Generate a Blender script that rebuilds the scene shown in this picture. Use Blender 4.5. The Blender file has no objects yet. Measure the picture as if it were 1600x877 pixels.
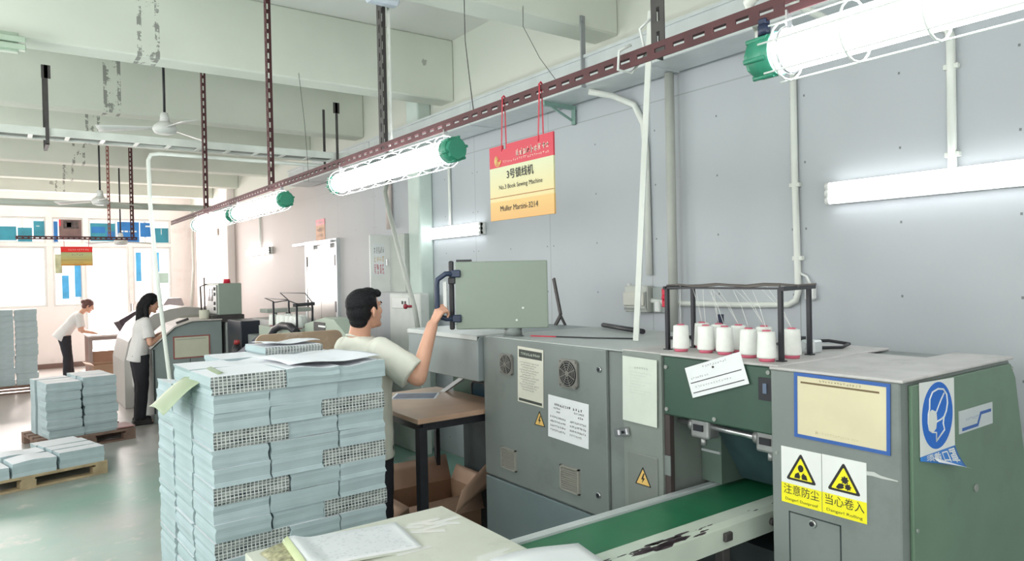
import bpy, bmesh, math, random
from mathutils import Vector, Matrix, noise
random.seed(7)
PI = math.pi
scene = bpy.context.scene
COL = scene.collection

# ------------------------------------------------------------------ camera, world, light, exposure
cam_data = bpy.data.cameras.new('camera')
cam = bpy.data.objects.new('camera', cam_data)
COL.objects.link(cam)
yaw, pitch, roll = math.radians(35.86), math.radians(-0.57), math.radians(-1.2)
fw = Vector((math.sin(yaw)*math.cos(pitch), math.cos(yaw)*math.cos(pitch), math.sin(pitch)))
rt = Vector((math.cos(yaw), -math.sin(yaw), 0)); up = rt.cross(fw)
r2 = rt*math.cos(roll) + up*math.sin(roll); u2 = -rt*math.sin(roll) + up*math.cos(roll)
cam.matrix_world = Matrix(((r2.x, u2.x, -fw.x, 0), (r2.y, u2.y, -fw.y, 0), (r2.z, u2.z, -fw.z, 1.75), (0, 0, 0, 1)))
cam_data.sensor_width = 36.0
cam_data.lens = 1107.9/1600*36.0
cam_data.clip_start = 0.03
scene.camera = cam

scene.view_settings.view_transform = 'Standard'
scene.view_settings.look = 'None'
scene.view_settings.gamma = 1.0
scene.view_settings.use_curve_mapping = False
scene.view_settings.exposure = EXPO = 0.62

world = bpy.data.worlds.new('daylight')
scene.world = world
world.use_nodes = True
wn = world.node_tree.nodes
wn['Background'].inputs[0].default_value = (1.0, 0.97, 0.95, 1)
wn['Background'].inputs[1].default_value = 1.25

def add_light(name, kind, loc, energy, color=(1, 1, 1), **kw):
    l = bpy.data.lights.new(name, kind); l.energy = energy; l.color = color
    o = bpy.data.objects.new(name, l); COL.objects.link(o); o.location = loc
    for k, v in kw.items():
        if k == 'rot': o.rotation_euler = v
        else: setattr(l, k, v)
    return o
# soft low sun through the far windows and the open far door
sun = add_light('sun', 'SUN', (1, 30, 8), 9.0, (1.0, 0.88, 0.84), angle=math.radians(16))
sun.rotation_euler = Vector((-0.10, -1.0, -0.50)).to_track_quat('-Z', 'Y').to_euler()
# the daylight of the far window band (faces into the room, sits in the window plane)
add_light('window_daylight', 'AREA', (1.0, 17.10, 2.2), 170.0, (1.0, 0.90, 0.87), shape='RECTANGLE', size=4.2, size_y=1.8,
          rot=(math.radians(-90), 0, 0))
# unseen fill lights added over the camera side, in place of further tube lamps
for ly in (-1.5, 1.6, 4.6, 8.2):
    add_light('hall_fill_light', 'POINT', (-2.2, ly, 2.25), 85.0, (0.97, 1.0, 0.99), shadow_soft_size=.35)

# ------------------------------------------------------------------ materials
MATS = {}
def mat(name, color, rough=0.5, metal=0.0, var=0.06, scale=6.0, bump=0.0, bscale=40.0, spec=0.5, emit=None, dirt=None, dirt_amt=0.35, dscale=3.0):
    if name in MATS: return MATS[name]
    m = bpy.data.materials.new(name); m.use_nodes = True
    nt = m.node_tree; n = nt.nodes; L = nt.links
    b = n['Principled BSDF']
    b.inputs['Roughness'].default_value = rough
    b.inputs['Metallic'].default_value = metal
    b.inputs['Specular IOR Level'].default_value = spec
    if emit:
        b.inputs['Emission Color'].default_value = (*emit[0], 1); b.inputs['Emission Strength'].default_value = emit[1]
    tc = n.new('ShaderNodeTexCoord')
    nz = n.new('ShaderNodeTexNoise'); nz.inputs['Scale'].default_value = scale; nz.inputs['Detail'].default_value = 5
    L.new(tc.outputs['Object'], nz.inputs['Vector'])
    cr = n.new('ShaderNodeValToRGB')
    c = Vector(color)
    cr.color_ramp.elements[0].position = 0.3; cr.color_ramp.elements[1].position = 0.7
    cr.color_ramp.elements[0].color = (*(c*(1-var)), 1); cr.color_ramp.elements[1].color = (*[min(1, x*(1+var)) for x in c], 1)
    L.new(nz.outputs['Fac'], cr.inputs['Fac'])
    out = cr.outputs['Color']
    if dirt:
        n2 = n.new('ShaderNodeTexNoise'); n2.inputs['Scale'].default_value = dscale; n2.inputs['Detail'].default_value = 8; n2.inputs['Roughness'].default_value = 0.7
        L.new(tc.outputs['Object'], n2.inputs['Vector'])
        r = n.new('ShaderNodeValToRGB'); r.color_ramp.elements[0].position = 0.55; r.color_ramp.elements[1].position = 0.72
        r.color_ramp.elements[1].color = (dirt_amt, dirt_amt, dirt_amt, 1)
        L.new(n2.outputs['Fac'], r.inputs['Fac'])
        mx = n.new('ShaderNodeMix'); mx.data_type = 'RGBA'
        L.new(r.outputs['Color'], mx.inputs['Factor']); L.new(out, mx.inputs['A']); mx.inputs['B'].default_value = (*dirt, 1)
        out = mx.outputs['Result']
    L.new(out, b.inputs['Base Color'])
    if bump:
        n3 = n.new('ShaderNodeTexNoise'); n3.inputs['Scale'].default_value = bscale; n3.inputs['Detail'].default_value = 4
        L.new(tc.outputs['Object'], n3.inputs['Vector'])
        bp = n.new('ShaderNodeBump'); bp.inputs['Strength'].default_value = bump; bp.inputs['Distance'].default_value = 0.01
        L.new(n3.outputs['Fac'], bp.inputs['Height']); L.new(bp.outputs['Normal'], b.inputs['Normal'])
    MATS[name] = m
    return m
def nodes_of(m):
    nt = m.node_tree
    return nt, nt.nodes, nt.links, nt.nodes['Principled BSDF']
def math_node(nt, op, a, b=None, c=None):
    x = nt.nodes.new('ShaderNodeMath'); x.operation = op
    for i, v in enumerate((a, b, c)):
        if v is None: continue
        if isinstance(v, (int, float)): x.inputs[i].default_value = v
        else: nt.links.new(v, x.inputs[i])
    return x.outputs[0]
def mix_into(m, fac, color):
    """blend a colour over the present base colour by a factor socket"""
    nt, n, L, b = nodes_of(m)
    src = b.inputs['Base Color'].links[0].from_socket
    mx = n.new('ShaderNodeMix'); mx.data_type = 'RGBA'
    L.new(fac, mx.inputs['Factor']); L.new(src, mx.inputs['A']); mx.inputs['B'].default_value = (*color, 1)
    L.new(mx.outputs['Result'], b.inputs['Base Color'])

# ------------------------------------------------------------------ mesh helpers
class MB:
    def __init__(s): s.bm = bmesh.new()
    def _mi(s, faces, mi, smooth=False):
        for f in faces: f.material_index = mi; f.smooth = smooth
    def box(s, x0, x1, y0, y1, z0, z1, mi=0, bevel=0.0, M=None, seg=1):
        g = bmesh.ops.create_cube(s.bm, size=1.0)
        vs = g['verts']
        for v in vs: v.co = Vector((x0+(v.co.x+.5)*(x1-x0), y0+(v.co.y+.5)*(y1-y0), z0+(v.co.z+.5)*(z1-z0)))
        fs = {f for v in vs for f in v.link_faces}
        s._mi(fs, mi)
        if bevel:
            es = {e for v in vs for e in v.link_edges}
            r = bmesh.ops.bevel(s.bm, geom=list(es), offset=bevel, segments=seg, affect='EDGES', profile=0.5)
            vs = list({v for f in r['faces'] for v in f.verts} | {v for v in vs if v.is_valid})
            for f in r['faces']: f.material_index = mi
        if M is not None:
            for v in vs: v.co = M @ v.co
        return vs
    def prism(s, poly, axis, a, b, mi=0, bevel=0.0, caps=None):
        """poly = list of 2-D points in the plane across axis ('x': (y,z), 'y': (x,z), 'z': (x,y))"""
        def P(p, t): return {'x': (t, p[0], p[1]), 'y': (p[0], t, p[1]), 'z': (p[0], p[1], t)}[axis]
        va = [s.bm.verts.new(P(p, a)) for p in poly]; vb = [s.bm.verts.new(P(p, b)) for p in poly]
        fs = [s.bm.faces.new(va[::-1]), s.bm.faces.new(vb)]
        n = len(poly)
        for i in range(n): fs.append(s.bm.faces.new((va[i], va[(i+1) % n], vb[(i+1) % n], vb[i])))
        s._mi(fs, mi)
        if caps is not None:
            fs[0].material_index = caps; fs[1].material_index = caps
        bmesh.ops.recalc_face_normals(s.bm, faces=fs)
        if bevel:
            es = list({e for f in fs for e in f.edges})
            r = bmesh.ops.bevel(s.bm, geom=es, offset=bevel, segments=1, affect='EDGES', profile=0.5)
        return fs
    def quad(s, pts, mi=0):
        f = s.bm.faces.new([s.bm.verts.new(p) for p in pts]); f.material_index = mi; return f
    def cyl(s, p0, p1, r0, r1=None, seg=16, mi=0, smooth=True, caps=True):
        p0, p1 = Vector(p0), Vector(p1); r1 = r0 if r1 is None else r1
        d = (p1-p0); L = d.length
        if L < 1e-9: return
        q = d.to_track_quat('Z', 'Y')
        A = []; B = []
        for i in range(seg):
            a = 2*PI*i/seg; w = Vector((math.cos(a), math.sin(a), 0))
            A.append(s.bm.verts.new(p0 + q @ (w*r0))); B.append(s.bm.verts.new(p1 + q @ (w*r1)))
        for i in range(seg):
            f = s.bm.faces.new((A[i], A[(i+1) % seg], B[(i+1) % seg], B[i])); f.material_index = mi; f.smooth = smooth
        if caps:
            f = s.bm.faces.new(A[::-1]); f.material_index = mi
            f = s.bm.faces.new(B); f.material_index = mi
    def tube(s, pts, r, seg=8, mi=0, closed=False):
        pts = [Vector(p) for p in pts]; n = len(pts)
        rings = []; prev = None
        for i, p in enumerate(pts):
            if closed: t = pts[(i+1) % n]-pts[i-1]
            else: t = pts[min(i+1, n-1)]-pts[max(i-1, 0)]
            t.normalize()
            if prev is None:
                u = t.orthogonal().normalized()
            else:
                u = prev - t*prev.dot(t)
                u = u.normalized() if u.length > 1e-6 else t.orthogonal().normalized()
            prev = u; w = t.cross(u)
            rr = r[i] if isinstance(r, (list, tuple)) else r
            rings.append([s.bm.verts.new(p + (u*math.cos(2*PI*k/seg)+w*math.sin(2*PI*k/seg))*rr) for k in range(seg)])
        for i in range(n if closed else n-1):
            A, B = rings[i], rings[(i+1) % n]
            for k in range(seg):
                f = s.bm.faces.new((A[k], A[(k+1) % seg], B[(k+1) % seg], B[k])); f.material_index = mi; f.smooth = True
        if not closed:
            f = s.bm.faces.new(rings[0][::-1]); f.material_index = mi
            f = s.bm.faces.new(rings[-1]); f.material_index = mi
    def bar(s, p0, p1, w, h, mi=0, upv=(0, 0, 1)):
        """rectangular bar from p0 to p1, w across, h along upv"""
        p0, p1 = Vector(p0), Vector(p1); d = (p1-p0).normalized(); upv = Vector(upv)
        a = d.cross(upv)
        if a.length < 1e-5: a = d.orthogonal()
        a.normalize(); b = a.cross(d).normalized()
        c = [(-1, -1), (1, -1), (1, 1), (-1, 1)]
        A = [s.bm.verts.new(p0 + a*(w/2*x)+b*(h/2*y)) for x, y in c]; B = [s.bm.verts.new(p1 + a*(w/2*x)+b*(h/2*y)) for x, y in c]
        fs = [s.bm.faces.new(A[::-1]), s.bm.faces.new(B)] + [s.bm.faces.new((A[i], A[(i+1) % 4], B[(i+1) % 4], B[i])) for i in range(4)]
        s._mi(fs, mi)
    def sphere(s, c, r, mi=0, sub=2, M=None):
        g = bmesh.ops.create_icosphere(s.bm, subdivisions=sub, radius=1.0)
        r = (r, r, r) if isinstance(r, (int, float)) else r
        for v in g['verts']:
            p = Vector((v.co.x*r[0], v.co.y*r[1], v.co.z*r[2]))
            if M is not None: p = M @ p
            v.co = p + Vector(c)
        for f in {f for v in g['verts'] for f in v.link_faces}: f.material_index = mi; f.smooth = True
    def capsule(s, p0, r0, p1, r1, sub=2):
        s.sphere(p0, r0, sub=sub); s.sphere(p1, r1, sub=sub); s.cyl(p0, p1, r0, r1, seg=16)
    def loft(s, rings, seg=24, mi=0, caps=True):
        """rings = (centre, rx vector, ry vector)"""
        R = []
        for c, ax, ay in rings:
            c, ax, ay = Vector(c), Vector(ax), Vector(ay)
            R.append([s.bm.verts.new(c + ax*math.cos(2*PI*k/seg) + ay*math.sin(2*PI*k/seg)) for k in range(seg)])
        for A, B in zip(R, R[1:]):
            for k in range(seg):
                f = s.bm.faces.new((A[k], A[(k+1) % seg], B[(k+1) % seg], B[k])); f.smooth = True; f.material_index = mi
        if caps:
            s.bm.faces.new(R[0][::-1]).material_index = mi; s.bm.faces.new(R[-1]).material_index = mi
    def grid(s, fn, nu, nv, mi=0, smooth=True, thick=None):
        """surface fn(u,v) -> point; thick = offset vector for a second skin"""
        def skin(off):
            return [[s.bm.verts.new(Vector(fn(i/nu, j/nv)) + off) for j in range(nv+1)] for i in range(nu+1)]
        top = skin(Vector((0, 0, 0)))
        sk = [top]
        if thick is not None: sk.append(skin(Vector(thick)))
        for q, g in enumerate(sk):
            for i in range(nu):
                for j in range(nv):
                    vs = (g[i][j], g[i+1][j], g[i+1][j+1], g[i][j+1])
                    f = s.bm.faces.new(vs if q == 0 else vs[::-1]); f.material_index = mi; f.smooth = smooth
        if thick is not None:
            a, b = sk
            loop = [(i, 0) for i in range(nu+1)] + [(nu, j) for j in range(1, nv+1)] + [(i, nv) for i in range(nu-1, -1, -1)] + [(0, j) for j in range(nv-1, 0, -1)]
            for k in range(len(loop)):
                (i, j), (p, q) = loop[k], loop[(k+1) % len(loop)]
                f = s.bm.faces.new((a[p][q], a[i][j], b[i][j], b[p][q])); f.material_index = mi
    def mesh(s, name, mats):
        me = bpy.data.meshes.new(name)
        s.bm.normal_update()
        s.bm.to_mesh(me); s.bm.free()
        for m in (mats if isinstance(mats, (list, tuple)) else [mats]): me.materials.append(m)
        return me
    def build(s, name, mats, parent=None, origin=None, label=None):
        if origin is None and parent is None:
            vs = [v.co for v in s.bm.verts]
            lo = [min(v[i] for v in vs) for i in range(3)]; hi = [max(v[i] for v in vs) for i in range(3)]
            origin = ((lo[0]+hi[0])/2, (lo[1]+hi[1])/2, lo[2])
        if origin is not None:
            o_ = Vector(origin)
            for v in s.bm.verts: v.co -= o_
        o = bpy.data.objects.new(name, s.mesh(name, mats)); COL.objects.link(o)
        if origin is not None: o.location = origin
        if parent is not None:
            o.parent = parent; o.matrix_parent_inverse = world_of(parent).inverted()
        if label: o['label'] = label
        return o
def world_of(o):
    m = Matrix.LocRotScale(o.location, o.rotation_euler, o.scale)
    if o.parent: m = world_of(o.parent) @ o.matrix_parent_inverse @ m
    return m
def tag(o, label, cat, group=None, kind=None):
    o['label'] = label; o['category'] = cat
    if group: o['group'] = group
    if kind: o['kind'] = kind
    return o
def thing(name, label, cat, loc=(0, 0, 0), rotz=0.0, group=None):
    o = bpy.data.objects.new(name, None); COL.objects.link(o)
    o.empty_display_size = 0.1
    o.location = loc; o.rotation_euler = (0, 0, rotz)
    return tag(o, label, cat, group)
def struct(o):
    o['kind'] = 'structure'; return o
def copy_tree(o, loc=None, rotz=None, label=None, parent=None):
    c = o.copy(); COL.objects.link(c)
    if parent is not None: c.parent = parent
    if loc is not None: c.location = loc
    if rotz is not None: c.rotation_euler = (0, 0, rotz)
    if label: c['label'] = label
    for ch in list(o.children): copy_tree(ch, parent=c)
    return c
WORK = bpy.data.scenes.new('work')
def evaluated_mesh(o):
    WORK.collection.objects.link(o)
    vl = WORK.view_layers[0]; vl.update()
    me = bpy.data.meshes.new_from_object(o.evaluated_get(vl.depsgraph))
    bpy.data.objects.remove(o)
    return me
def modified(mesh_obj_mesh, mods):
    """apply modifiers to a mesh through the depsgraph and return the new mesh"""
    o = bpy.data.objects.new('work', mesh_obj_mesh)
    for kind, kw in mods:
        md = o.modifiers.new(kind, kind)
        for k, v in kw.items(): setattr(md, k, v)
    return evaluated_mesh(o)
def text_mesh(s, size, align='CENTER', extrude=0.0, bold=0.0):
    cu = bpy.data.curves.new('t', 'FONT'); cu.body = s; cu.size = size; cu.align_x = align; cu.align_y = 'CENTER'
    cu.extrude = extrude; cu.offset = bold; cu.resolution_u = 3
    me = evaluated_mesh(bpy.data.objects.new('t', cu))
    bpy.data.curves.remove(cu)
    return me
def frame(origin, right, upv):
    """local x = right, y = up, z = towards the reader"""
    r = Vector(right).normalized(); u = Vector(upv); u = (u - r*u.dot(r)).normalized(); n = r.cross(u)
    return Matrix(((r.x, u.x, n.x, origin[0]), (r.y, u.y, n.y, origin[1]), (r.z, u.z, n.z, origin[2]), (0, 0, 0, 1)))
def write(name, s, size, M, x, y, m, parent, align='CENTER', width=None, bold=0.0, z=0.0012, part=True):
    """lettering as a mesh on the plane of M at local (x, y)"""
    me = text_mesh(s, size, align, 0.0, bold)
    if width:
        xs = [v.co.x for v in me.vertices]; k = width/max(1e-6, max(xs)-min(xs))
        for v in me.vertices: v.co.x *= k
    T = M @ Matrix.Translation((x, y, z))
    me.transform(T); me.materials.append(m)
    o = bpy.data.objects.new(name, me); COL.objects.link(o)
    o.parent = parent; o.matrix_parent_inverse = world_of(parent).inverted()
    return o
def glyphs(mb, M, x, y, w, h, n, mi=0, z=0.0012, dens=4, rnd=random):
    """a line of n unreadable small characters: short strokes in square cells"""
    cw = w/n
    for i in range(n):
        cx = x + cw*(i+.5); s = min(cw*.8, h)
        for k in range(dens):
            if rnd.random() < .55:
                a, b = s*rnd.uniform(.5, 1.0), s*.13; ox, oy = rnd.uniform(-.1, .1)*s, rnd.uniform(-.42, .42)*h
            else:
                a, b = s*.13, h*rnd.uniform(.5, 1.0); ox, oy = rnd.uniform(-.38, .38)*s, rnd.uniform(-.12, .12)*h
            q = [(cx+ox-a/2, y+oy-b/2), (cx+ox+a/2, y+oy-b/2), (cx+ox+a/2, y+oy+b/2), (cx+ox-a/2, y+oy+b/2)]
            mb.quad([M @ Vector((p[0], p[1], z)) for p in q], mi)
def plate(mb, M, x0, x1, y0, y1, z0, z1, mi=0, poly=None):
    """flat slab in the local plane of M"""
    poly = poly or [(x0, y0), (x1, y0), (x1, y1), (x0, y1)]
    A = [mb.bm.verts.new(M @ Vector((p[0], p[1], z0))) for p in poly]; B = [mb.bm.verts.new(M @ Vector((p[0], p[1], z1))) for p in poly]
    fs = [mb.bm.faces.new(A[::-1]), mb.bm.faces.new(B)]
    n = len(poly)
    for i in range(n): fs.append(mb.bm.faces.new((A[i], A[(i+1) % n], B[(i+1) % n], B[i])))
    for f in fs: f.material_index = mi
    return fs
ORD = ['top', 'second', 'third', 'fourth', 'fifth', 'sixth', 'seventh', 'eighth', 'ninth', 'tenth', 'eleventh', 'twelfth', 'thirteenth', 'fourteenth', 'fifteenth', 'sixteenth', 'seventeenth', 'lowest']
# ------------------------------------------------------------------ shared materials
M_wall = mat('painted_panel_wall', (.485, .515, .545), .6, var=.03, scale=1.2)
M_farwall = mat('pink_cream_plaster', (.90, .84, .82), .8, var=.04, scale=1.5, dirt=(.55, .38, .33), dirt_amt=.35, dscale=1.6)
M_ceil = mat('ceiling_plaster', (.74, .74, .71), .9, var=.05, scale=1.0)
M_beam = mat('beam_plaster', (.70, .74, .66), .9, var=.06, scale=1.3)
M_floor = mat('worn_epoxy_floor', (.34, .36, .34), .28, var=.12, scale=2.5, spec=.4)
M_mach = mat('grey_machine_enamel', (.205, .232, .224), .38, var=.05, scale=5, dirt=(.13, .145, .14), dirt_amt=.5, dscale=2.4)
M_dark_green = mat('dark_green_enamel', (.042, .088, .064), .42, var=.08, scale=5, dirt=(.06, .08, .07), dirt_amt=.5, dscale=3)
M_side_green = mat('mid_green_enamel', (.13, .215, .145), .36, var=.07, scale=4, dirt=(.10, .13, .11), dirt_amt=.5, dscale=3)
M_dust_top = mat('dusty_machine_top', (.56, .54, .53), .55, var=.08, scale=7, dirt=(.33, .33, .32), dirt_amt=.6, dscale=4)
M_black = mat('black_painted_steel', (.018, .018, .024), .4, var=.2, scale=20)
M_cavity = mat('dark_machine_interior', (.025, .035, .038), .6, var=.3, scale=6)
M_rust = mat('red_oxide_angle_iron', (.085, .026, .03), .6, var=.2, scale=14)
M_iron = mat('dark_grey_angle_iron', (.055, .05, .05), .55, var=.2, scale=14)
M_white = mat('white_paint', (.78, .80, .78), .45, var=.03, scale=8)
M_pvc = mat('white_pvc_conduit', (.74, .77, .72), .35, var=.03, scale=8)
M_oldpipe = mat('grey_painted_pipe', (.45, .47, .43), .5, var=.06, scale=8)
M_galv = mat('galvanised_sheet', (.62, .66, .67), .35, .25, var=.06, scale=6)
M_steel = mat('bare_steel', (.60, .60, .62), .3, .9, var=.1, scale=20)
M_chrome = mat('polished_steel', (.75, .75, .76), .15, 1.0, var=.04)
M_paper = mat('white_paper', (.80, .82, .84), .7, var=.02, scale=10, spec=.2)
M_oldpaper = mat('aged_green_white_paper', (.62, .67, .60), .6, var=.04, scale=10, spec=.3)
M_cream = mat('cream_paper', (.68, .62, .42), .45, var=.05, scale=6, spec=.4)
M_ink = mat('black_ink', (.02, .02, .022), .6, var=0)
M_greyink = mat('faded_grey_ink', (.30, .32, .30), .7, var=0)
M_blueink = mat('blue_ink', (.03, .11, .38), .5, var=0)
M_signblue = mat('mandatory_sign_blue', (.004, .14, .60), .5, var=.02)
M_yellow = mat('warning_yellow', (.90, .82, .02), .4, var=.02)
M_amber = mat('amber_label', (.80, .52, .16), .45, var=.03)
M_red = mat('red_sign_paint', (.58, .035, .065), .4, var=.03)
M_kraft = mat('brown_cardboard', (.36, .22, .14), .75, var=.08, scale=5)
M_kraft_in = mat('cardboard_inside', (.50, .33, .24), .8, var=.08, scale=5)
M_wood = mat('pallet_wood', (.42, .33, .20), .75, var=.2, scale=9, bump=.2)
M_wood_dark = mat('dark_pallet_wood', (.20, .13, .10), .8, var=.2, scale=9, bump=.2)
M_ply = mat('brown_table_top', (.52, .345, .245), .3, var=.10, scale=5, dirt=(.62, .50, .42), dirt_amt=.3, dscale=4)
M_skin = mat('skin', (.66, .36, .25), .5, var=.05, scale=12)
M_hair = mat('black_hair', (.006, .006, .008), .6, var=.3, scale=60, bump=.5, bscale=160, spec=.25)
M_hair_brown = mat('brown_hair', (.12, .045, .04), .45, var=.3, scale=60, bump=.3, bscale=120)
M_shirt = mat('pale_grey_cotton', (.68, .68, .60), .85, var=.03, scale=10)
M_shirt_w = mat('white_cotton', (.72, .71, .70), .85, var=.03, scale=10)
M_trouser = mat('black_trousers', (.016, .016, .022), .8, var=.2, scale=10)
M_shoe = mat('dark_shoes', (.02, .018, .02), .5, var=.2)
M_green_cap = mat('green_lamp_cap', (.035, .26, .165), .35, var=.06)
M_tube = mat('lit_tube', (1, 1, 1), .4, var=0, emit=((.93, .98, 1.0), 9.0))
M_wtube = mat('lit_wall_tube', (1, 1, 1), .4, var=0, emit=((.95, .98, 1.0), 4.0))
M_wire = mat('white_guard_wire', (.72, .75, .73), .4, var=.02)
M_blue = mat('navy_machine_enamel', (.018, .045, .10), .35, var=.1, scale=5)
M_pale_mach = mat('pale_grey_enamel', (.42, .44, .42), .4, var=.05, scale=5)
M_redplastic = mat('red_plastic', (.70, .02, .06), .4, var=.05)
M_thread = mat('white_thread', (.84, .86, .82), .7, var=.03, scale=40, bump=.15, bscale=200)
M_pink = mat('pink_cone_core', (.62, .13, .20), .45, var=.05)
M_belt = mat('green_conveyor_belt', (.018, .165, .075), .33, var=.12, scale=5)
M_railpaint = mat('pale_green_rail_paint', (.55, .62, .54), .45, var=.06, scale=8)
M_creamtop = mat('cream_table_laminate', (.63, .64, .56), .38, var=.04, scale=6, dirt=(.42, .45, .38), dirt_amt=.4, dscale=9)
M_edge = mat('paper_block_edge', (.425, .522, .555), .75, var=.08, scale=7, spec=.2)
M_topsheet = mat('paper_block_top', (.74, .76, .80), .7, var=.02, scale=5, spec=.2)
M_teal = mat('teal_poster', (.03, .24, .33), .5, var=.25, scale=3)
M_posterblue = mat('blue_poster', (.015, .16, .45), .5, var=.2, scale=3)
M_sky = mat('light_blue_poster', (.08, .42, .78), .5, var=.2, scale=4)

# wall panels: dark joints and screw heads on a board grid (object coords = world metres)
def wall_details():
    m = M_wall
    nt, n, L, b = nodes_of(m)
    tc = n.new('ShaderNodeTexCoord'); sp = n.new('ShaderNodeSeparateXYZ'); L.new(tc.outputs['Object'], sp.inputs[0])
    Y, Z = sp.outputs['Y'], sp.outputs['Z']
    def near(v, period, off, w):        # 1 where |((v-off) mod period)| < w
        a = math_node(nt, 'ADD', v, -off + period*50 + period/2)
        a = math_node(nt, 'MODULO', a, period)
        a = math_node(nt, 'SUBTRACT', a, period/2); a = math_node(nt, 'ABSOLUTE', a)
        return math_node(nt, 'LESS_THAN', a, w)
    joint = math_node(nt, 'MAXIMUM', near(Y, 1.08, 4.38, .004), near(Z, 2.87, 2.87, .004))
    mix_into(m, math_node(nt, 'MULTIPLY', joint, .55), (.25, .27, .28))
    sy = math_node(nt, 'MAXIMUM', near(Y, 1.08, 4.42, .005), math_node(nt, 'MAXIMUM', near(Y, 1.08, 4.34, .005), near(Y, 1.08, 3.84, .005)))
    screws = math_node(nt, 'MULTIPLY', sy, near(Z, .36, 1.60, .006))
    mix_into(m, math_node(nt, 'MULTIPLY', screws, .8), (.10, .11, .11))
    # warm far light painted in as a pink-cream tint, near boards stay grey
    f = n.new('ShaderNodeMapRange'); f.inputs['From Min'].default_value = 7.2; f.inputs['From Max'].default_value = 10.5
    L.new(Y, f.inputs['Value'])
    mix_into(m, f.outputs[0], (.60, .545, .515))
    # bare plaster above the boards
    mix_into(m, math_node(nt, 'GREATER_THAN', Z, 3.08), (.68, .71, .64))
wall_details()
def beam_details():
    m = M_beam
    nt, n, L, b = nodes_of(m)
    tc = n.new('ShaderNodeTexCoord'); sp = n.new('ShaderNodeSeparateXYZ'); L.new(tc.outputs['Object'], sp.inputs[0])
    nz = n.new('ShaderNodeTexNoise'); nz.inputs['Scale'].default_value = 9; nz.inputs['Detail'].default_value = 8; nz.inputs['Roughness'].default_value = .75
    L.new(tc.outputs['Object'], nz.inputs['Vector'])
    d = math_node(nt, 'ABSOLUTE', math_node(nt, 'SUBTRACT', sp.outputs['X'], .93))
    band = math_node(nt, 'LESS_THAN', d, .075)
    rim = math_node(nt, 'MULTIPLY', band, math_node(nt, 'GREATER_THAN', d, .045))
    chips = math_node(nt, 'MULTIPLY', rim, math_node(nt, 'GREATER_THAN', nz.outputs['Fac'], .50))
    inner = math_node(nt, 'MULTIPLY', band, math_node(nt, 'GREATER_THAN', nz.outputs['Fac'], .58))
    mix_into(m, math_node(nt, 'MULTIPLY', math_node(nt, 'MAXIMUM', chips, inner), .75), (.16, .16, .15))
    spots = n.new('ShaderNodeTexNoise'); spots.inputs['Scale'].default_value = 3.2; spots.inputs['Detail'].default_value = 6
    L.new(tc.outputs['Object'], spots.inputs['Vector'])
    mix_into(m, math_node(nt, 'MULTIPLY', math_node(nt, 'GREATER_THAN', spots.outputs['Fac'], .735), .6), (.25, .25, .23))
beam_details()
def floor_details():
    m = M_floor
    nt, n, L, b = nodes_of(m)
    tc = n.new('ShaderNodeTexCoord')
    nz = n.new('ShaderNodeTexNoise'); nz.inputs['Scale'].default_value = .55; nz.inputs['Detail'].default_value = 7; nz.inputs['Roughness'].default_value = .6
    mp = n.new('ShaderNodeMapping'); mp.inputs['Location'].default_value = (3.1, 1.7, 0); L.new(tc.outputs['Object'], mp.inputs[0]); L.new(mp.outputs[0], nz.inputs['Vector'])
    r = n.new('ShaderNodeValToRGB'); r.color_ramp.elements[0].position = .42; r.color_ramp.elements[1].position = .60
    L.new(nz.outputs['Fac'], r.inputs[0])
    sp = n.new('ShaderNodeSeparateXYZ'); L.new(tc.outputs['Object'], sp.inputs[0])
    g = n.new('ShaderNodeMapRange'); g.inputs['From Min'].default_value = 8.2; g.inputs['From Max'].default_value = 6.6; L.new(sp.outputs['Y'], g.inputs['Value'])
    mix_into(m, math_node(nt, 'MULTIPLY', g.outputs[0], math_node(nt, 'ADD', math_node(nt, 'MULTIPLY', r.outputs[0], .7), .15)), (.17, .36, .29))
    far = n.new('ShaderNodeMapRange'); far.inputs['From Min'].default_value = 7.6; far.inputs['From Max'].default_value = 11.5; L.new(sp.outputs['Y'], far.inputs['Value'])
    mix_into(m, math_node(nt, 'MULTIPLY', far.outputs[0], .85), (.52, .47, .45))  # pinkish window light on the far floor, put into the colour
    # bare worn concrete patches
    n2 = n.new('ShaderNodeTexNoise'); n2.inputs['Scale'].default_value = 1.6; n2.inputs['Detail'].default_value = 9; n2.inputs['Roughness'].default_value = .7
    L.new(tc.outputs['Object'], n2.inputs['Vector'])
    r2_ = n.new('ShaderNodeValToRGB'); r2_.color_ramp.elements[0].position = .56; r2_.color_ramp.elements[1].position = .64; L.new(n2.outputs['Fac'], r2_.inputs[0])
    mix_into(m, math_node(nt, 'MULTIPLY', r2_.outputs[0], .75), (.55, .50, .47))
    rr = n.new('ShaderNodeMapRange'); rr.inputs['To Min'].default_value = .22; rr.inputs['To Max'].default_value = .45
    L.new(n2.outputs['Fac'], rr.inputs['Value']); L.new(rr.outputs[0], b.inputs['Roughness'])
floor_details()
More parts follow.
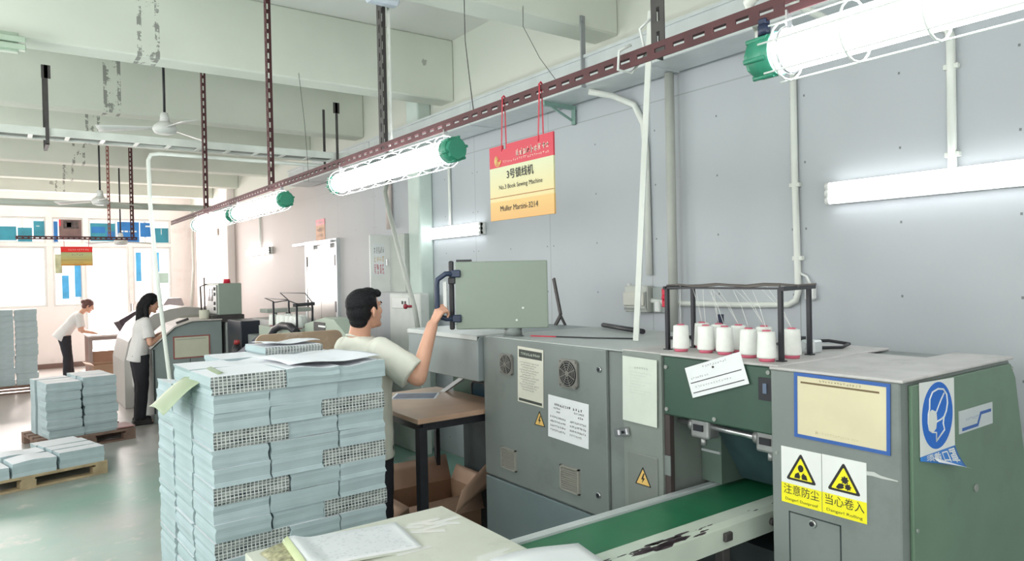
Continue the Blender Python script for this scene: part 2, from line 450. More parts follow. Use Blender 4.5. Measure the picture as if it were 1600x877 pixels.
# spine of a book block: rows of folded signatures with printed black collating marks
def spine_mat():
    m = mat('printed_spine', (.62, .66, .64), .75, var=.05, spec=.2)
    nt, n, L, b = nodes_of(m)
    tc = n.new('ShaderNodeTexCoord'); sp = n.new('ShaderNodeSeparateXYZ'); L.new(tc.outputs['Generated'], sp.inputs[0])
    cb = n.new('ShaderNodeCombineXYZ'); L.new(math_node(nt, 'MULTIPLY', sp.outputs['X'], 19.0), cb.inputs[0]); L.new(math_node(nt, 'MULTIPLY', sp.outputs['Z'], 6.0), cb.inputs[1])
    br = n.new('ShaderNodeTexBrick'); br.offset = .0; br.inputs['Scale'].default_value = 1.0; br.inputs['Brick Width'].default_value = 1.0; br.inputs['Row Height'].default_value = 1.0
    br.inputs['Mortar Size'].default_value = .13; br.inputs['Mortar Smooth'].default_value = .1
    L.new(cb.outputs[0], br.inputs['Vector'])
    ink = math_node(nt, 'SUBTRACT', 1.0, br.outputs['Fac'])
    nz = n.new('ShaderNodeTexNoise'); nz.inputs['Scale'].default_value = 4.0; L.new(tc.outputs['Generated'], nz.inputs['Vector'])
    k = n.new('ShaderNodeMapRange'); k.inputs['From Min'].default_value = .35; k.inputs['From Max'].default_value = .62; k.inputs['To Min'].default_value = 1.0; k.inputs['To Max'].default_value = .55; L.new(nz.outputs['Fac'], k.inputs['Value'])
    mix_into(m, math_node(nt, 'MULTIPLY', ink, k.outputs[0]), (.035, .045, .055))
    return m
M_spine = spine_mat()
def edge_lines():
    m = M_edge
    nt, n, L, b = nodes_of(m)
    tc = n.new('ShaderNodeTexCoord'); mp = n.new('ShaderNodeMapping'); mp.inputs['Scale'].default_value = (1.2, 1.2, 95); L.new(tc.outputs['Object'], mp.inputs[0])
    nz = n.new('ShaderNodeTexNoise'); nz.inputs['Scale'].default_value = 1.6; nz.inputs['Detail'].default_value = 3; L.new(mp.outputs[0], nz.inputs['Vector'])
    r = n.new('ShaderNodeValToRGB'); r.color_ramp.elements[0].position = .50; r.color_ramp.elements[1].position = .75; L.new(nz.outputs['Fac'], r.inputs[0])
    mix_into(m, math_node(nt, 'MULTIPLY', r.outputs[0], .45), (.56, .66, .67))
    oi = n.new('ShaderNodeObjectInfo')
    mix_into(m, math_node(nt, 'MULTIPLY', oi.outputs['Random'], .35), (.35, .46, .46))
    bp = n.new('ShaderNodeBump'); bp.inputs['Strength'].default_value = .25; bp.inputs['Distance'].default_value = .004
    L.new(nz.outputs['Fac'], bp.inputs['Height']); L.new(bp.outputs['Normal'], b.inputs['Normal'])
edge_lines()
def glass_mat():
    m = bpy.data.materials.new('window_glass'); m.use_nodes = True
    nt = m.node_tree; n = nt.nodes; L = nt.links
    n.remove(n['Principled BSDF'])
    t = n.new('ShaderNodeBsdfTransparent'); g = n.new('ShaderNodeBsdfGlossy'); g.inputs['Roughness'].default_value = .03
    fr = n.new('ShaderNodeFresnel'); fr.inputs['IOR'].default_value = 1.45
    mx = n.new('ShaderNodeMixShader'); L.new(fr.outputs[0], mx.inputs[0]); L.new(t.outputs[0], mx.inputs[1]); L.new(g.outputs[0], mx.inputs[2])
    L.new(mx.outputs[0], n['Material Output'].inputs['Surface'])
    return m
M_glass = glass_mat()

# ------------------------------------------------------------------ the room
XW, YB, XL, YF, ZC = 3.55, 17.3, -6.0, -4.0, 3.98
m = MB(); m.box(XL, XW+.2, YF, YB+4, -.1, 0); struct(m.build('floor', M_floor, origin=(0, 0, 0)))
m = MB(); m.box(XL, XW+.2, YF, YB+.2, ZC, ZC+.15); struct(m.build('ceiling', M_ceil, origin=(0, 0, 0)))
m = MB(); m.box(XW, XW+.15, YF, YB+.2, 0, ZC); struct(m.build('wall_right', M_wall, origin=(0, 0, 0)))
for i, y in enumerate((1.5, 3.58, 5.79, 7.85, 9.62, 11.46, 13.3, 15.2)):
    m = MB(); m.box(XL, XW, y, y+.24, 3.40, ZC, bevel=.012)
    struct(m.build('ceiling_beam', M_beam, origin=(0, 0, 0)))
# left side and camera side: low walls, piers and lintels with open window bays that let the daylight in
m = MB(); m.box(XL-.2, XL, YF, YB+.2, 0, .95); m.box(XL-.2, XL, YF, YB+.2, 3.1, ZC)
for y in range(-4, 18, 3): m.box(XL-.2, XL, y, y+.4, .95, 3.1)
struct(m.build('wall_left', M_farwall, origin=(0, 0, 0)))
m = MB(); m.box(XL, XW, YF-.2, YF, 0, .95); m.box(XL, XW, YF-.2, YF, 3.1, ZC)
for x in (-6, -3.1, -.2, 2.7): m.box(x, x+.5, YF-.2, YF, .95, 3.1)
struct(m.build('wall_front', M_farwall, origin=(0, 0, 0)))
# far wall with its band of windows and the open doorway
holes_top = [(-5.2, -3.3), (-3.2, -1.3), (-1.2, .78), (.90, 1.44), (1.54, 3.12)]
m = MB()
m.box(XL, XW, YB, YB+.2, 3.10, ZC)                       # above the windows
for a, b in ((-5.2, -3.3), (-3.2, -1.3), (-1.2, .79), (.90, 3.12)): m.box(a, b, YB, YB+.2, 2.50, 2.57)       # transom rail wall
m.box(XL, 1.46, YB, YB+.2, 0, 1.27); m.box(2.36, XW, YB, YB+.2, 0, 1.27)
m.box(3.12, XW, YB, YB+.2, 1.27, 3.10); m.box(XL, -5.2, YB, YB+.2, 1.27, 3.10)
m.box(.79, .90, YB, YB+.2, 1.27, 3.10); m.box(1.40, 1.46, YB, YB+.2, 1.27, 2.5); m.box(2.28, 2.36, YB, YB+.2, 1.27, 2.5)
m.box(1.44, 1.54, YB, YB+.2, 2.57, 3.10)
for x in (-3.3, -1.3): m.box(x, x+.1, YB, YB+.2, 1.27, 3.10)
struct(m.build('wall_back', M_farwall, origin=(0, 0, 0)))
def window(n, x0, x1, z0, z1, bars=(), rails=()):
    m = MB(); t = .04
    for a, b, c, d in ((x0, x0+t, z0, z1), (x1-t, x1, z0, z1), (x0+t, x1-t, z0, z0+t), (x0+t, x1-t, z1-t, z1)):
        m.box(a, b, YB+.04, YB+.10, c, d, bevel=.004)
    for bx in bars: m.box(bx-.02, bx+.02, YB+.045, YB+.095, z0+t, z1-t)
    for bz in rails: m.box(x0+t, x1-t, YB+.045, YB+.095, bz-.015, bz+.015)
    w = struct(m.build('window_%d' % n, M_white, origin=((x0+x1)/2, YB+.07, z0)))
    g = MB(); g.box(x0+t, x1-t, YB+.068, YB+.073, z0+t, z1-t)
    g.build('pane', M_glass, w)
    return w
window(1, -1.2, .79, 2.57, 3.10, bars=(-.2, .40)); window(2, .90, 1.44, 2.57, 3.10); window(3, 1.54, 3.12, 2.57, 3.10, bars=(2.05, 2.62))
window(4, -1.2, .79, 1.27, 2.50, bars=(-.2,)); window(5, .90, 1.40, 1.27, 2.50); window(6, 2.36, 3.12, 1.27, 2.50, bars=(2.74,))
for i, x in enumerate((-5.2, -3.2)):
    window(7+2*i, x, x+1.9, 2.57, 3.10); window(8+2*i, x, x+1.9, 1.27, 2.50)
m = MB()
for a, b, c, d in ((1.46, 1.50, 0, 2.5), (2.24, 2.28, 0, 2.5), (1.50, 2.24, 2.46, 2.5)): m.box(a, b, YB+.02, YB+.14, c, d, bevel=.004)
dr = struct(m.build('door_1', M_white, origin=(1.87, YB+.08, 0)))
m = MB(); m.box(2.30, 2.34, YB+.14, YB+.92, .02, 2.45, bevel=.005); m.build('door_leaf', M_white, dr)
m = MB(); m.cyl((2.28, YB+.8, 1.05), (2.22, YB+.8, 1.05), .012); m.cyl((2.22, YB+.8, 1.05), (2.22, YB+.68, 1.05), .012); m.build('door_handle', M_steel, dr)
m = MB(); m.box(XL, 1.46, YB-.02, YB, 0, .10); m.box(2.28, XW, YB-.02, YB, 0, .10); struct(m.build('baseboard_back', mat('brown_skirting', (.22, .14, .12), .6), origin=(0, 0, 0)))
# column and boxed pilaster on the right wall
m = MB(); m.box(XW-.16, XW, 6.24, 6.48, 0, ZC, bevel=.02, seg=2); struct(m.build('trim_1', mat('pale_green_column', (.58, .68, .63), .5, var=.04), origin=(0, 0, 0)))
m = MB(); m.box(XW-.14, XW, 13.60, 14.2, 0, ZC, bevel=.015); struct(m.build('trim_2', M_farwall, origin=(0, 0, 0)))
# ------------------------------------------------------------------ overhead ironwork
def basis(o, d, w):
    d = Vector(d).normalized(); w = Vector(w).normalized(); n = d.cross(w)
    return Matrix(((d.x, w.x, n.x, o[0]), (d.y, w.y, n.y, o[1]), (d.z, w.z, n.z, o[2]), (0, 0, 0, 1)))
def slotted(mb, o, d, w, length, width, t=.003, pitch=.062, slot=.036, sw=.011):
    M = basis(o, d, w)
    a = (width-sw)/2
    mb.box(0, length, 0, a, 0, t, M=M); mb.box(0, length, a+sw, width, 0, t, M=M)
    x = 0.0
    while x < length:
        mb.box(x, min(length, x+pitch-slot), a, a+sw, 0, t, M=M); x += pitch
def angle(name, p0, p1, w1, w2, width, m, label, group=None, parent=None):
    """slotted angle iron: two perforated flanges along p0 -> p1"""
    p0, p1 = Vector(p0), Vector(p1); d = p1-p0
    mb = MB(); slotted(mb, p0, d, w1, d.length, width); slotted(mb, p0, d, w2, d.length, width)
    o = mb.build(name, m)
    return tag(o, label, 'angle iron', group)
angle('slotted_angle_rail', (1.38, -.6, 2.335), (1.38, 7.6, 2.335), (0, 0, -1), (1, 0, 0), .042, M_rust, 'long red-brown slotted angle iron rail that carries the caged lamps')
hang = [(1.27, M_iron, 'dark grey slotted hanger nearest the camera, above the top end of the white pole'), (2.89, M_iron, 'dark grey slotted hanger with a white conduit strapped to its side'),
        (4.50, M_rust, 'red-brown slotted hanger right of the ceiling fan, reaching down to the lamp rail'), (6.24, M_rust, 'thin red-brown slotted hanger at the far end of the lamp rail')]
for y, mm, lb in hang:
    angle('slotted_angle_hanger', (1.38, y, 2.30), (1.38, y, ZC if not 3.58 < y < 3.82 else 3.4), (1, 0, 0), (0, -1, 0), .042, mm, lb)
angle('slotted_angle_rail', (.18, 11.0, 2.36), (1.56, 11.0, 2.36), (0, 0, -1), (0, 1, 0), .042, M_rust, 'short red-brown slotted angle rail above the distant hanging sign')
angle('slotted_angle_hanger', (1.52, 11.0, 2.34), (1.52, 11.0, ZC), (-1, 0, 0), (0, -1, 0), .042, M_rust, 'red-brown slotted hanger at the right end of the distant short rail')
angle('slotted_angle_hanger', (1.24, 11.02, 2.34), (1.24, 11.02, ZC), (-1, 0, 0), (0, -1, 0), .03, mat('pale_rust_iron', (.30, .12, .10), .6), 'faded pinkish slotted hanger at the middle of the distant short rail')
# white conduit beside the second hanger, junction box at its head
m = MB(); m.tube([(1.437, 2.89, 2.31), (1.437, 2.89, 3.0), (1.437, 2.89, ZC)], .008); tag(m.build('conduit', M_pvc), 'thin white conduit running up beside the dark grey hanger', 'conduit')
m = MB(); m.box(1.30, 1.45, 2.79, 2.85, 2.93, 3.25, bevel=.012); tag(m.build('junction_box', mat('grey_blue_box', (.52, .57, .64), .4)), 'pale grey-blue box fixed to the dark grey hanger under the ceiling', 'junction box')
# sheet duct along the right wall with its brackets
m = MB(); m.box(3.22, 3.50, -1.5, 9.6, 3.0, 3.20, bevel=.004); m.box(3.205, 3.22, -1.5, 9.6, 3.185, 3.205)
for y in range(-1, 10, 2): m.box(3.215, 3.505, y, y+.012, 2.995, 3.205)
tag(m.build('cable_trunking', M_galv), 'long pale grey metal cable trunking along the top of the right wall', 'cable trunking')
for i, y in enumerate((4.05, 1.2, 7.2)):
    m = MB(); m.bar((3.24, y, 2.985), (3.55, y, 2.985), .03, .03); m.bar((3.53, y, 2.99), (3.53, y, 2.86), .03, .03); m.bar((3.30, y, 2.98), (3.54, y, 2.88), .014, .014)
    tag(m.build('trunking_bracket', mat('green_bracket', (.22, .36, .31), .5)), ['small green bracket under the wall trunking, above the hanging sign', 'green bracket under the wall trunking behind the nearest caged lamp', 'green bracket under the wall trunking beside the pale green column'][i], 'bracket')
# cable tray crossing the hall below the second beam
m = MB()
M_tray = mat('tray_metal', (.66, .70, .66), .4, .2, var=.1, scale=6)
m.box(-5.9, 2.86, 6.42, 6.43, 2.87, 2.93); m.box(-5.9, 2.86, 6.62, 6.63, 2.87, 2.93)
for i in range(36): m.box(-5.8+i*.24, -5.77+i*.24, 6.43, 6.62, 2.872, 2.882)
t = tag(m.build('cable_tray', M_tray), 'pale metal cable tray hanging across the hall under the beams', 'cable tray')
m = MB()
for k in range(4): m.tube([(-5.8+j*.5, 6.46+.045*k+.008*math.sin(j+k), 2.897+.006*math.sin(j*1.7+k)) for j in range(18)], .012)
m.build('cable', mat('grey_cable', (.30, .30, .28), .6), t)
for x, lb in ((.32, 'dark metal strap holding up the cable tray at the far left'), (2.62, 'dark metal strap holding the right end of the cable tray')):
    m = MB(); m.box(x-.012, x+.012, 6.40, 6.405, 2.80, 3.40); m.box(x-.012, x+.012, 6.40, 6.73, 2.80, 2.806); m.box(x-.012, x+.012, 6.725, 6.73, 2.80, 3.40)
    m.box(x-.03, x+.03, 6.40, 6.41, 3.30, 3.40)
    m.cyl((x, 6.40, 2.84), (x, 6.39, 2.84), .012, seg=8)
    tag(m.build('tray_strap', M_iron), lb, 'strap')
# white pipe along the tray that drops to the second machine
m = MB(); m.tube([(2.8, 6.38, 2.79), (2.0, 6.38, 2.79), (1.08, 6.38, 2.79), (1.02, 6.38, 2.775), (1.0, 6.38, 2.73), (1.005, 6.38, 2.4), (1.04, 6.38, 1.8), (1.12, 6.38, .9), (1.15, 6.38, .02)], .016)
tag(m.build('conduit', M_pvc), 'white conduit dropping off the cable tray to the floor beside the long haired woman', 'conduit')
# green pipe across the far bay
PZ = 2.865
m = MB(); m.tube([(-5.5, 11.8, PZ), (0, 11.8, PZ), (3.5, 11.8, PZ)], .05, seg=10); tag(m.build('water_pipe', mat('pale_green_pipe', (.55, .62, .56), .5)), 'thick pale green pipe crossing the far bay below the ceiling', 'pipe')

# ------------------------------------------------------------------ ceiling fans
def fan(loc, a0, drop, tilt, label):
    t = thing('ceiling_fan', label, 'ceiling fan', loc, 0, 'ceiling fans')
    x, y, z = loc
    m = MB(); m.cyl((x, y, z+.10), (x, y, z+drop), .011, seg=8); m.cyl((x, y, z+drop-.06), (x, y, z+drop), .03, .05, seg=12); m.build('down_rod', M_black, t)
    m = MB(); m.cyl((x, y, z+.11), (x, y, z+.19), .045, .03, seg=14); m.build('rod_cover', M_white, t)
    m = MB(); m.loft([((x, y, z+h), (r, 0, 0), (0, r, 0)) for h, r in ((0, .05), (.012, .085), (.045, .105), (.075, .09), (.11, .045))], seg=20); m.build('motor_housing', M_white, t)
    for k in range(3):
        a = a0+k*2*PI/3; c, s = math.cos(a), math.sin(a)
        m = MB()
        def f(u, v):
            r = .10+.44*u; w = (.028+.04*u)*(v-.5)*2; return (x+c*r-s*w, y+s*r+c*w, z+.055+w*.25-.02*u)
        m.grid(f, 8, 3, thick=(0, 0, -.004)); m.build('blade', M_white, t)
    return t
fan((1.23, 6.95, 3.06), .70, .92, 0, 'white ceiling fan on a long black rod, nearest of the three')
fan((1.08, 10.55, 2.745), .5, 1.23, 0, 'white ceiling fan in the middle of the three, in front of the pink wall')
fan((1.55, 12.55, 2.32), .35, 1.66, 0, 'white ceiling fan hanging lowest, in front of the far windows')

# ------------------------------------------------------------------ caged tube lamps under the rail
def caged_lamp(y0, y1, label):
    x, z, R = 1.38, 2.215, .044
    t = thing('caged_tube_lamp', label, 'lamp', (x, (y0+y1)/2, z-R), 0, 'caged tube lamps under the red rail')
    m = MB(); m.cyl((x, y0+.05, z), (x, y1-.05, z), R, seg=24); m.build('glass_tube', M_tube, t)
    for s, ye in ((1, y0), (-1, y1)):
        m = MB(); m.cyl((x, ye, z), (x, ye+s*.012, z), R*.90, R*1.02, seg=8, smooth=False); m.cyl((x, ye+s*.012, z), (x, ye+s*.062, z), R*1.06, R*1.06, seg=24)
        for k in range(6):
            a = k*PI/3+.3; m.cyl((x+R*1.03*math.cos(a), ye+s*.004, z+R*1.03*math.sin(a)), (x+R*1.03*math.cos(a), ye+s*.055, z+R*1.03*math.sin(a)), .006, seg=8)
        m.build('end_cap', M_green_cap, t)
        m = MB(); m.bar((x, ye+s*.085, z+R), (x, ye+s*.085, 2.30), .018, .004, upv=(0, 1, 0)); m.tube([(x+R*1.08*math.cos(a), ye+s*.085, z+R*1.08*math.sin(a)) for a in [k*PI/10 for k in range(20)]], .004, seg=6, closed=True); m.build('hanger', M_steel, t)
    m = MB(); rr = R*1.40
    for k in range(6):
        a = PI/2+k*PI/3+.35; m.tube([(x+rr*math.cos(a), y0+.05, z+rr*math.sin(a)), (x+rr*math.cos(a), y1-.05, z+rr*math.sin(a))], .0022, seg=5)
    n = 8
    for i in range(n):
        yy = y0+.08+(y1-y0-.16)*i/(n-1)
        m.tube([(x+rr*math.cos(k*PI/9), yy, z+rr*math.sin(k*PI/9)) for k in range(18)], .0025, seg=5, closed=True)
    m.build('wire_guard', M_wire, t)
    return t
caged_lamp(-.25, .965, 'caged tube lamp nearest the camera, its green cap pointing away')
caged_lamp(2.235, 3.42, 'caged tube lamp over the man, green cap left of the hanging sign')
caged_lamp(4.15, 5.28, 'caged tube lamp over the second machine with a round green cap at its near end')
caged_lamp(5.32, 6.52, 'farthest caged tube lamp, end to end behind the next one')
# lamp bracket and wiring plug by the nearest lamp
m = MB(); m.box(1.37, 1.39, .93, .95, 2.285, 2.30, bevel=.003); m.cyl((1.38, .94, 2.262), (1.38, .94, 2.285), .014, seg=10)
tag(m.build('cable_gland', mat('blue_black_plastic', (.02, .03, .07), .4)), 'small blue-black cable gland on top of the nearest lamp cap', 'cable gland')
m = MB(); m.tube([(1.40, .96, 2.26), (1.44, .99, 2.30), (1.41, 1.0, 2.36), (1.40, .9, 2.41), (1.42, .7, 2.37)], .014); tag(m.build('cable', M_pvc), 'thick white cable looped over the red rail by the nearest lamp', 'cable')
m = MB(); m.tube([(1.395, 1.36, 2.36), (1.36, 1.37, 2.34), (1.355, 1.37, 2.29), (1.40, 1.365, 2.285), (1.42, 1.33, 2.33), (1.41, 1.34, 2.40), (1.42, 1.31, 2.42)], .004); tag(m.build('wire_tie', M_wire), 'white wire tied round the red rail left of the nearest hanger', 'wire')

# ------------------------------------------------------------------ wall lamps with three tubes, and conduits
def wall_lamp(y0, y1, z, label):
    t = thing('wall_tube_lamp', label, 'lamp', (XW-.06, (y0+y1)/2, z-.06), 0, 'three-tube lamps on the right wall')
    m = MB(); m.box(XW-.035, XW, y0, y1, z-.055, z+.055, bevel=.006)
    m.build('backing_tray', M_white, t)
    for k in (-1, 0, 1):
        m = MB(); m.cyl((XW-.055, y0+.01, z+k*.038), (XW-.055, y1-.01, z+k*.038), .017, seg=12); m.build('tube', M_wtube, t)
    m = MB()
    for ye in (y0, y1-.02):
        for k in (-1, 0, 1): m.cyl((XW-.055, ye, z+k*.038), (XW-.055, ye+.02, z+k*.038), .019, seg=12)
        m.box(XW-.06, XW-.03, ye, ye+.018, z-.05, z+.05)
    m.build('tube_holders', M_white, t)
wall_lamp(.75, 2.03, 2.13, 'long bright three-tube lamp on the grey wall at the right edge')
wall_lamp(5.29, 6.44, 2.16, 'three-tube lamp on the wall between the hanging sign and the green column')
wall_lamp(11.4, 12.7, 2.20, 'distant three-tube lamp on the pinkish wall beyond the metal door')
def conduit(pts, r, label, m_=M_pvc, clips=()):
    m = MB(); m.tube(pts, r, seg=10)
    for y, z in clips: m.box(XW-.03, XW, y-r-.012, y+r+.012, z-.012, z+.012, bevel=.003)
    return tag(m.build('conduit', m_), label, 'conduit')
conduit([(XW-.02, 1.55, 2.85), (XW-.02, 1.49, 2.845), (XW-.02, 1.45, 2.82), (XW-.02, 1.44, 2.78), (XW-.02, 1.44, 2.19)], .019, 'white conduit bending down to the wall lamp at the right edge', clips=((1.44, 2.65), (1.44, 2.25)))
conduit([(XW-.02, 2.23, 2.99), (XW-.02, 2.23, 2.3), (XW-.02, 2.22, 1.62), (XW-.02, 2.235, 1.57), (XW-.02, 2.28, 1.545), (XW-.02, 2.6, 1.535), (XW-.02, 3.15, 1.535), (XW-.02, 3.32, 1.55), (XW-.02, 3.36, 1.60)], .018, 'white conduit down the wall behind the thread rack, turning to the wall switch box', clips=((2.23, 2.85), (2.23, 2.2), (2.22, 1.8)))
conduit([(XW-.085, 3.05, 2.995), (XW-.085, 3.05, 2.2), (XW-.085, 3.05, 1.1)], .03, 'thick grey-green pipe with a red valve, running down the wall behind the thread rack', M_oldpipe)
m = MB(); m.sphere((3.425, 3.09, 1.575), (.018, .018, .022)); m.box(3.415, 3.435, 3.075, 3.105, 1.515, 1.56, bevel=.005); m.box(3.415, 3.435, 3.075, 3.105, 1.59, 1.635, bevel=.005); m.cyl((3.465, 3.06, 1.575), (3.425, 3.09, 1.575), .012)
tag(m.build('valve_handle', M_redplastic), 'red valve handle on the thick grey-green wall pipe', 'valve')
conduit([(3.30, 3.62, 2.985), (3.45, 3.55, 2.96), (XW-.02, 3.42, 2.88), (XW-.02, 3.34, 2.74), (XW-.02, 3.32, 2.55), (XW-.02, 3.31, 1.72)], .022, 'white conduit bending off the trunking and down to the wall switch box')
conduit([(XW-.02, 5.88, 2.98), (XW-.02, 5.88, 2.23)], .014, 'thin white conduit above the lamp left of the hanging sign')
conduit([(XW-.02, 12.0, 3.0), (XW-.02, 12.0, 2.27)], .016, 'thin conduit above the distant wall lamp')
conduit([(XW-.04, 7.15, 3.3), (XW-.04, 7.15, 2.27)], .035, 'pinkish conduit above the electrical cabinet', mat('pinkish_pipe', (.72, .62, .58), .5))
PIPE = [(3.5, 7.05, 2.99), (3.2, 6.6, 2.6), (3.06, 6.24, 2.38), (3.05, 5.9, 1.75), (3.05, 5.74, 1.46), (3.05, 5.66, 1.2)]
conduit(PIPE, .022, 'slanting grey pipe in front of the green column', M_oldpipe)
conduit([(3.50, 16.9, 3.3), (3.50, 16.9, 2.0), (3.42, 16.9, .9)], .03, 'tall grey pipe in the far corner of the hall', M_oldpipe)
# wall switch box with small white box
t = thing('wall_switch_box', 'grey switch box on the wall behind the white pole', 'switch box', (XW, 3.38, 1.46))
m = MB(); m.box(XW-.07, XW, 3.29, 3.50, 1.47, 1.65, bevel=.008); m.build('body', mat('beige_box', (.52, .54, .50), .5), t)
m = MB(); m.box(XW-.085, XW-.07, 3.31, 3.50, 1.515, 1.605, bevel=.004); m.build('cover', mat('beige_cover', (.60, .60, .54), .5), t)
m = MB(); m.box(XW-.075, XW-.07, 3.29, 3.50, 1.485, 1.50); m.box(XW-.078, XW-.068, 3.295, 3.305, 1.50, 1.61); m.build('slot', M_greyink, t)
m = MB(); m.cyl((XW-.05, 3.47, 1.65), (XW-.05, 3.47, 1.665), .014); m.build('knob', M_white, t)
m = MB(); m.box(XW-.05, XW, 3.20, 3.25, 1.475, 1.55, bevel=.006); tag(m.build('socket_box', M_white), 'small white socket box right of the grey wall switch box', 'socket')
m = MB(); m.box(XW-.03, XW, 3.17, 3.28, 1.47, 1.64, bevel=.004); tag(m.build('backing_board', mat('grey_board', (.34, .38, .37), .5)), 'grey backing board under the small white socket box', 'board')
m = MB(); m.box(XW-.05, XW, 2.12, 2.17, 1.57, 1.66, bevel=.012); m.tube([(XW-.02, 2.15, 1.66), (XW-.02, 2.17, 1.70), (XW-.02, 2.21, 1.72)], .007); tag(m.build('outlet', M_white), 'small white outlet on the wall right of the conduit, behind the rack', 'outlet')
# electrical cabinet with open door by the column
t = thing('electrical_cabinet', 'white electrical cabinet hanging on the wall left of the green column', 'cabinet', (XW, 6.66, 1.58))
m = MB(); m.box(XW-.2, XW, 6.50, 6.82, 1.58, 2.18, bevel=.006); m.build('body', mat('cabinet_grey', (.55, .58, .54), .45), t)
m = MB(); m.box(XW-.43, XW-.2, 6.82, 6.84, 1.58, 2.18, bevel=.004); d = m.build('door', M_white, t)
Mx = frame((XW-.31, 6.819, 1.88), (1, 0, 0), (0, 0, 1))
m = MB(); plate(m, Mx, -.09, .05, -.12, .21, 0, .002); n_ = m.build('notice_sheet', M_paper, d)
m = MB(); random.seed(3)
for k in range(3): glyphs(m, Mx, -.08, .16-.02*k, .12, .03, 5, 0, .003)
glyphs(m, Mx, -.08, .05, .12, .07, 4, 1, .003)
for k in range(3): glyphs(m, Mx, -.08, -.02-.035*k, .12, .04, 4, 2, .003)
m.build('print', [M_greyink, M_amber, M_red], n_)
m = MB(); m.box(XW-.25, XW-.235, 6.805, 6.82, 1.86, 1.93, bevel=.003); m.build('handle', M_steel, d)
m = MB()
m.box(3.28, 3.385, 6.06, 6.72, .0, 1.575, bevel=.01)
t = tag(m.build('panel_cabinet', mat('pale_locker', (.66, .69, .66), .45)), 'pale metal panel cabinet with a socket plate, standing by the green column behind the man', 'locker')
m = MB(); m.box(3.268, 3.28, 6.28, 6.64, 1.42, 1.53, bevel=.004); p = m.build('switch_panel', M_white, t)
m = MB()
for y in (6.34, 6.40): m.box(3.262, 3.27, y-.014, y+.014, 1.465, 1.497)
m.build('switch', M_black, p)
m = MB(); m.sphere((2.99, 5.80, 1.47), (.02, .03, .025)); m.cyl((3.05, 5.745, 1.47), (2.99, 5.80, 1.47), .012); tag(m.build('valve_handle', mat('dull_red_valve', (.30, .02, .04), .45)), 'small dark red valve on the slanting pipe by the green column', 'valve')
# metal double door in the right wall and the notice above it
m = MB()
for a, b, c, d in ((8.66, 8.72, 0, 2.25), (9.76, 9.82, 0, 2.25), (8.72, 9.76, 2.19, 2.25)): m.box(XW-.05, XW+.05, a, b, c, d)
dd = struct(m.build('door_2', M_galv, origin=(XW, 9.24, 0)))
M_dooralu = mat('brushed_door_metal', (.50, .49, .46), .25, .6, var=.05, scale=3)
for a, b in ((8.725, 9.235), (9.245, 9.755)):
    m = MB(); m.box(XW-.045, XW-.005, a, b, .02, 2.185, bevel=.004); m.box(XW-.05, XW-.045, a+.05, b-.05, 1.0, 1.02); lf = m.build('door_leaf', M_dooralu, dd)
    hy = b-.05 if a < 9 else a+.05
    m = MB(); m.box(XW-.075, XW-.045, hy-.012, hy+.012, 1.0, 1.14, bevel=.004); m.build('handle', M_black, lf)
    m = MB()
    hz = a if a < 9 else b
    for z in (.4, 1.3, 1.9): m.box(XW-.055, XW-.04, hz-.02, hz+.02, z, z+.14)
    m.build('hinges', M_black, lf)
m = MB(); m.bar((XW-.08, 8.75, 2.22), (XW-.08, 10.2, 2.22), .03, .03); m.bar((XW-.06, 8.8, 2.16), (XW-.06, 9.1, 2.16), .04, .05); m.bar((XW-.06, 9.4, 2.16), (XW-.06, 9.7, 2.16), .04, .05)
m.build('door_closer_rail', M_steel, dd)
Mx = frame((XW, 9.32, 2.40), (0, -1, 0), (0, 0, 1))
t = thing('wall_notice', 'small red and orange notice on the wall above the metal double door', 'notice', (XW, 9.32, 2.27))
m = MB(); plate(m, Mx, -.16, .16, -.14, .06, .0, .006); m.build('orange_field', mat('pale_orange', (.80, .46, .30), .6, var=.1, scale=9), t)
m = MB(); plate(m, Mx, -.16, .16, .06, .14, .0, .006); m.build('red_header', M_red, t)
m = MB(); random.seed(4)
glyphs(m, Mx, -.1, .1, .2, .03, 7, 0, .008); glyphs(m, Mx, -.12, .0, .24, .06, 5, 1, .008); glyphs(m, Mx, -.1, -.08, .2, .04, 7, 1, .008)
m.build('print', [M_white, M_greyink], t)
# small things at the far wall and the left
m = MB()
for dz in (0, .05): m.box(-.3, .18, 5.70, 5.76, 3.30+dz, 3.34+dz, bevel=.006)
m.box(-.3, .14, 5.735, 5.79, 3.29, 3.42, bevel=.006)
tag(m.build('beam_lamp', mat('pale_green_fixture', (.45, .56, .45), .4)), 'pale green unlit tube fixture on the beam at the top left', 'lamp')
m = MB(); m.cyl((3.53, 14.6, 2.68), (XW, 14.6, 2.68), .05); m.box(3.52, XW, 14.8, 14.95, 2.63, 2.76, bevel=.01); tag(m.build('wall_bell', mat('grey_bell', (.5, .47, .44), .5)), 'small grey box and round bell high on the far right wall', 'bell')

m = MB(); m.box(3.19, 3.23, 3.567, 3.579, 2.99, 3.47, bevel=.002); m.cyl((3.21, 3.567, 3.43), (3.21, 3.56, 3.43), .012, seg=8); tag(m.build('trunking_strap', mat('grey_strap', (.30, .32, .33), .5)), 'grey steel strap rising from the wall trunking behind the red rail', 'strap')
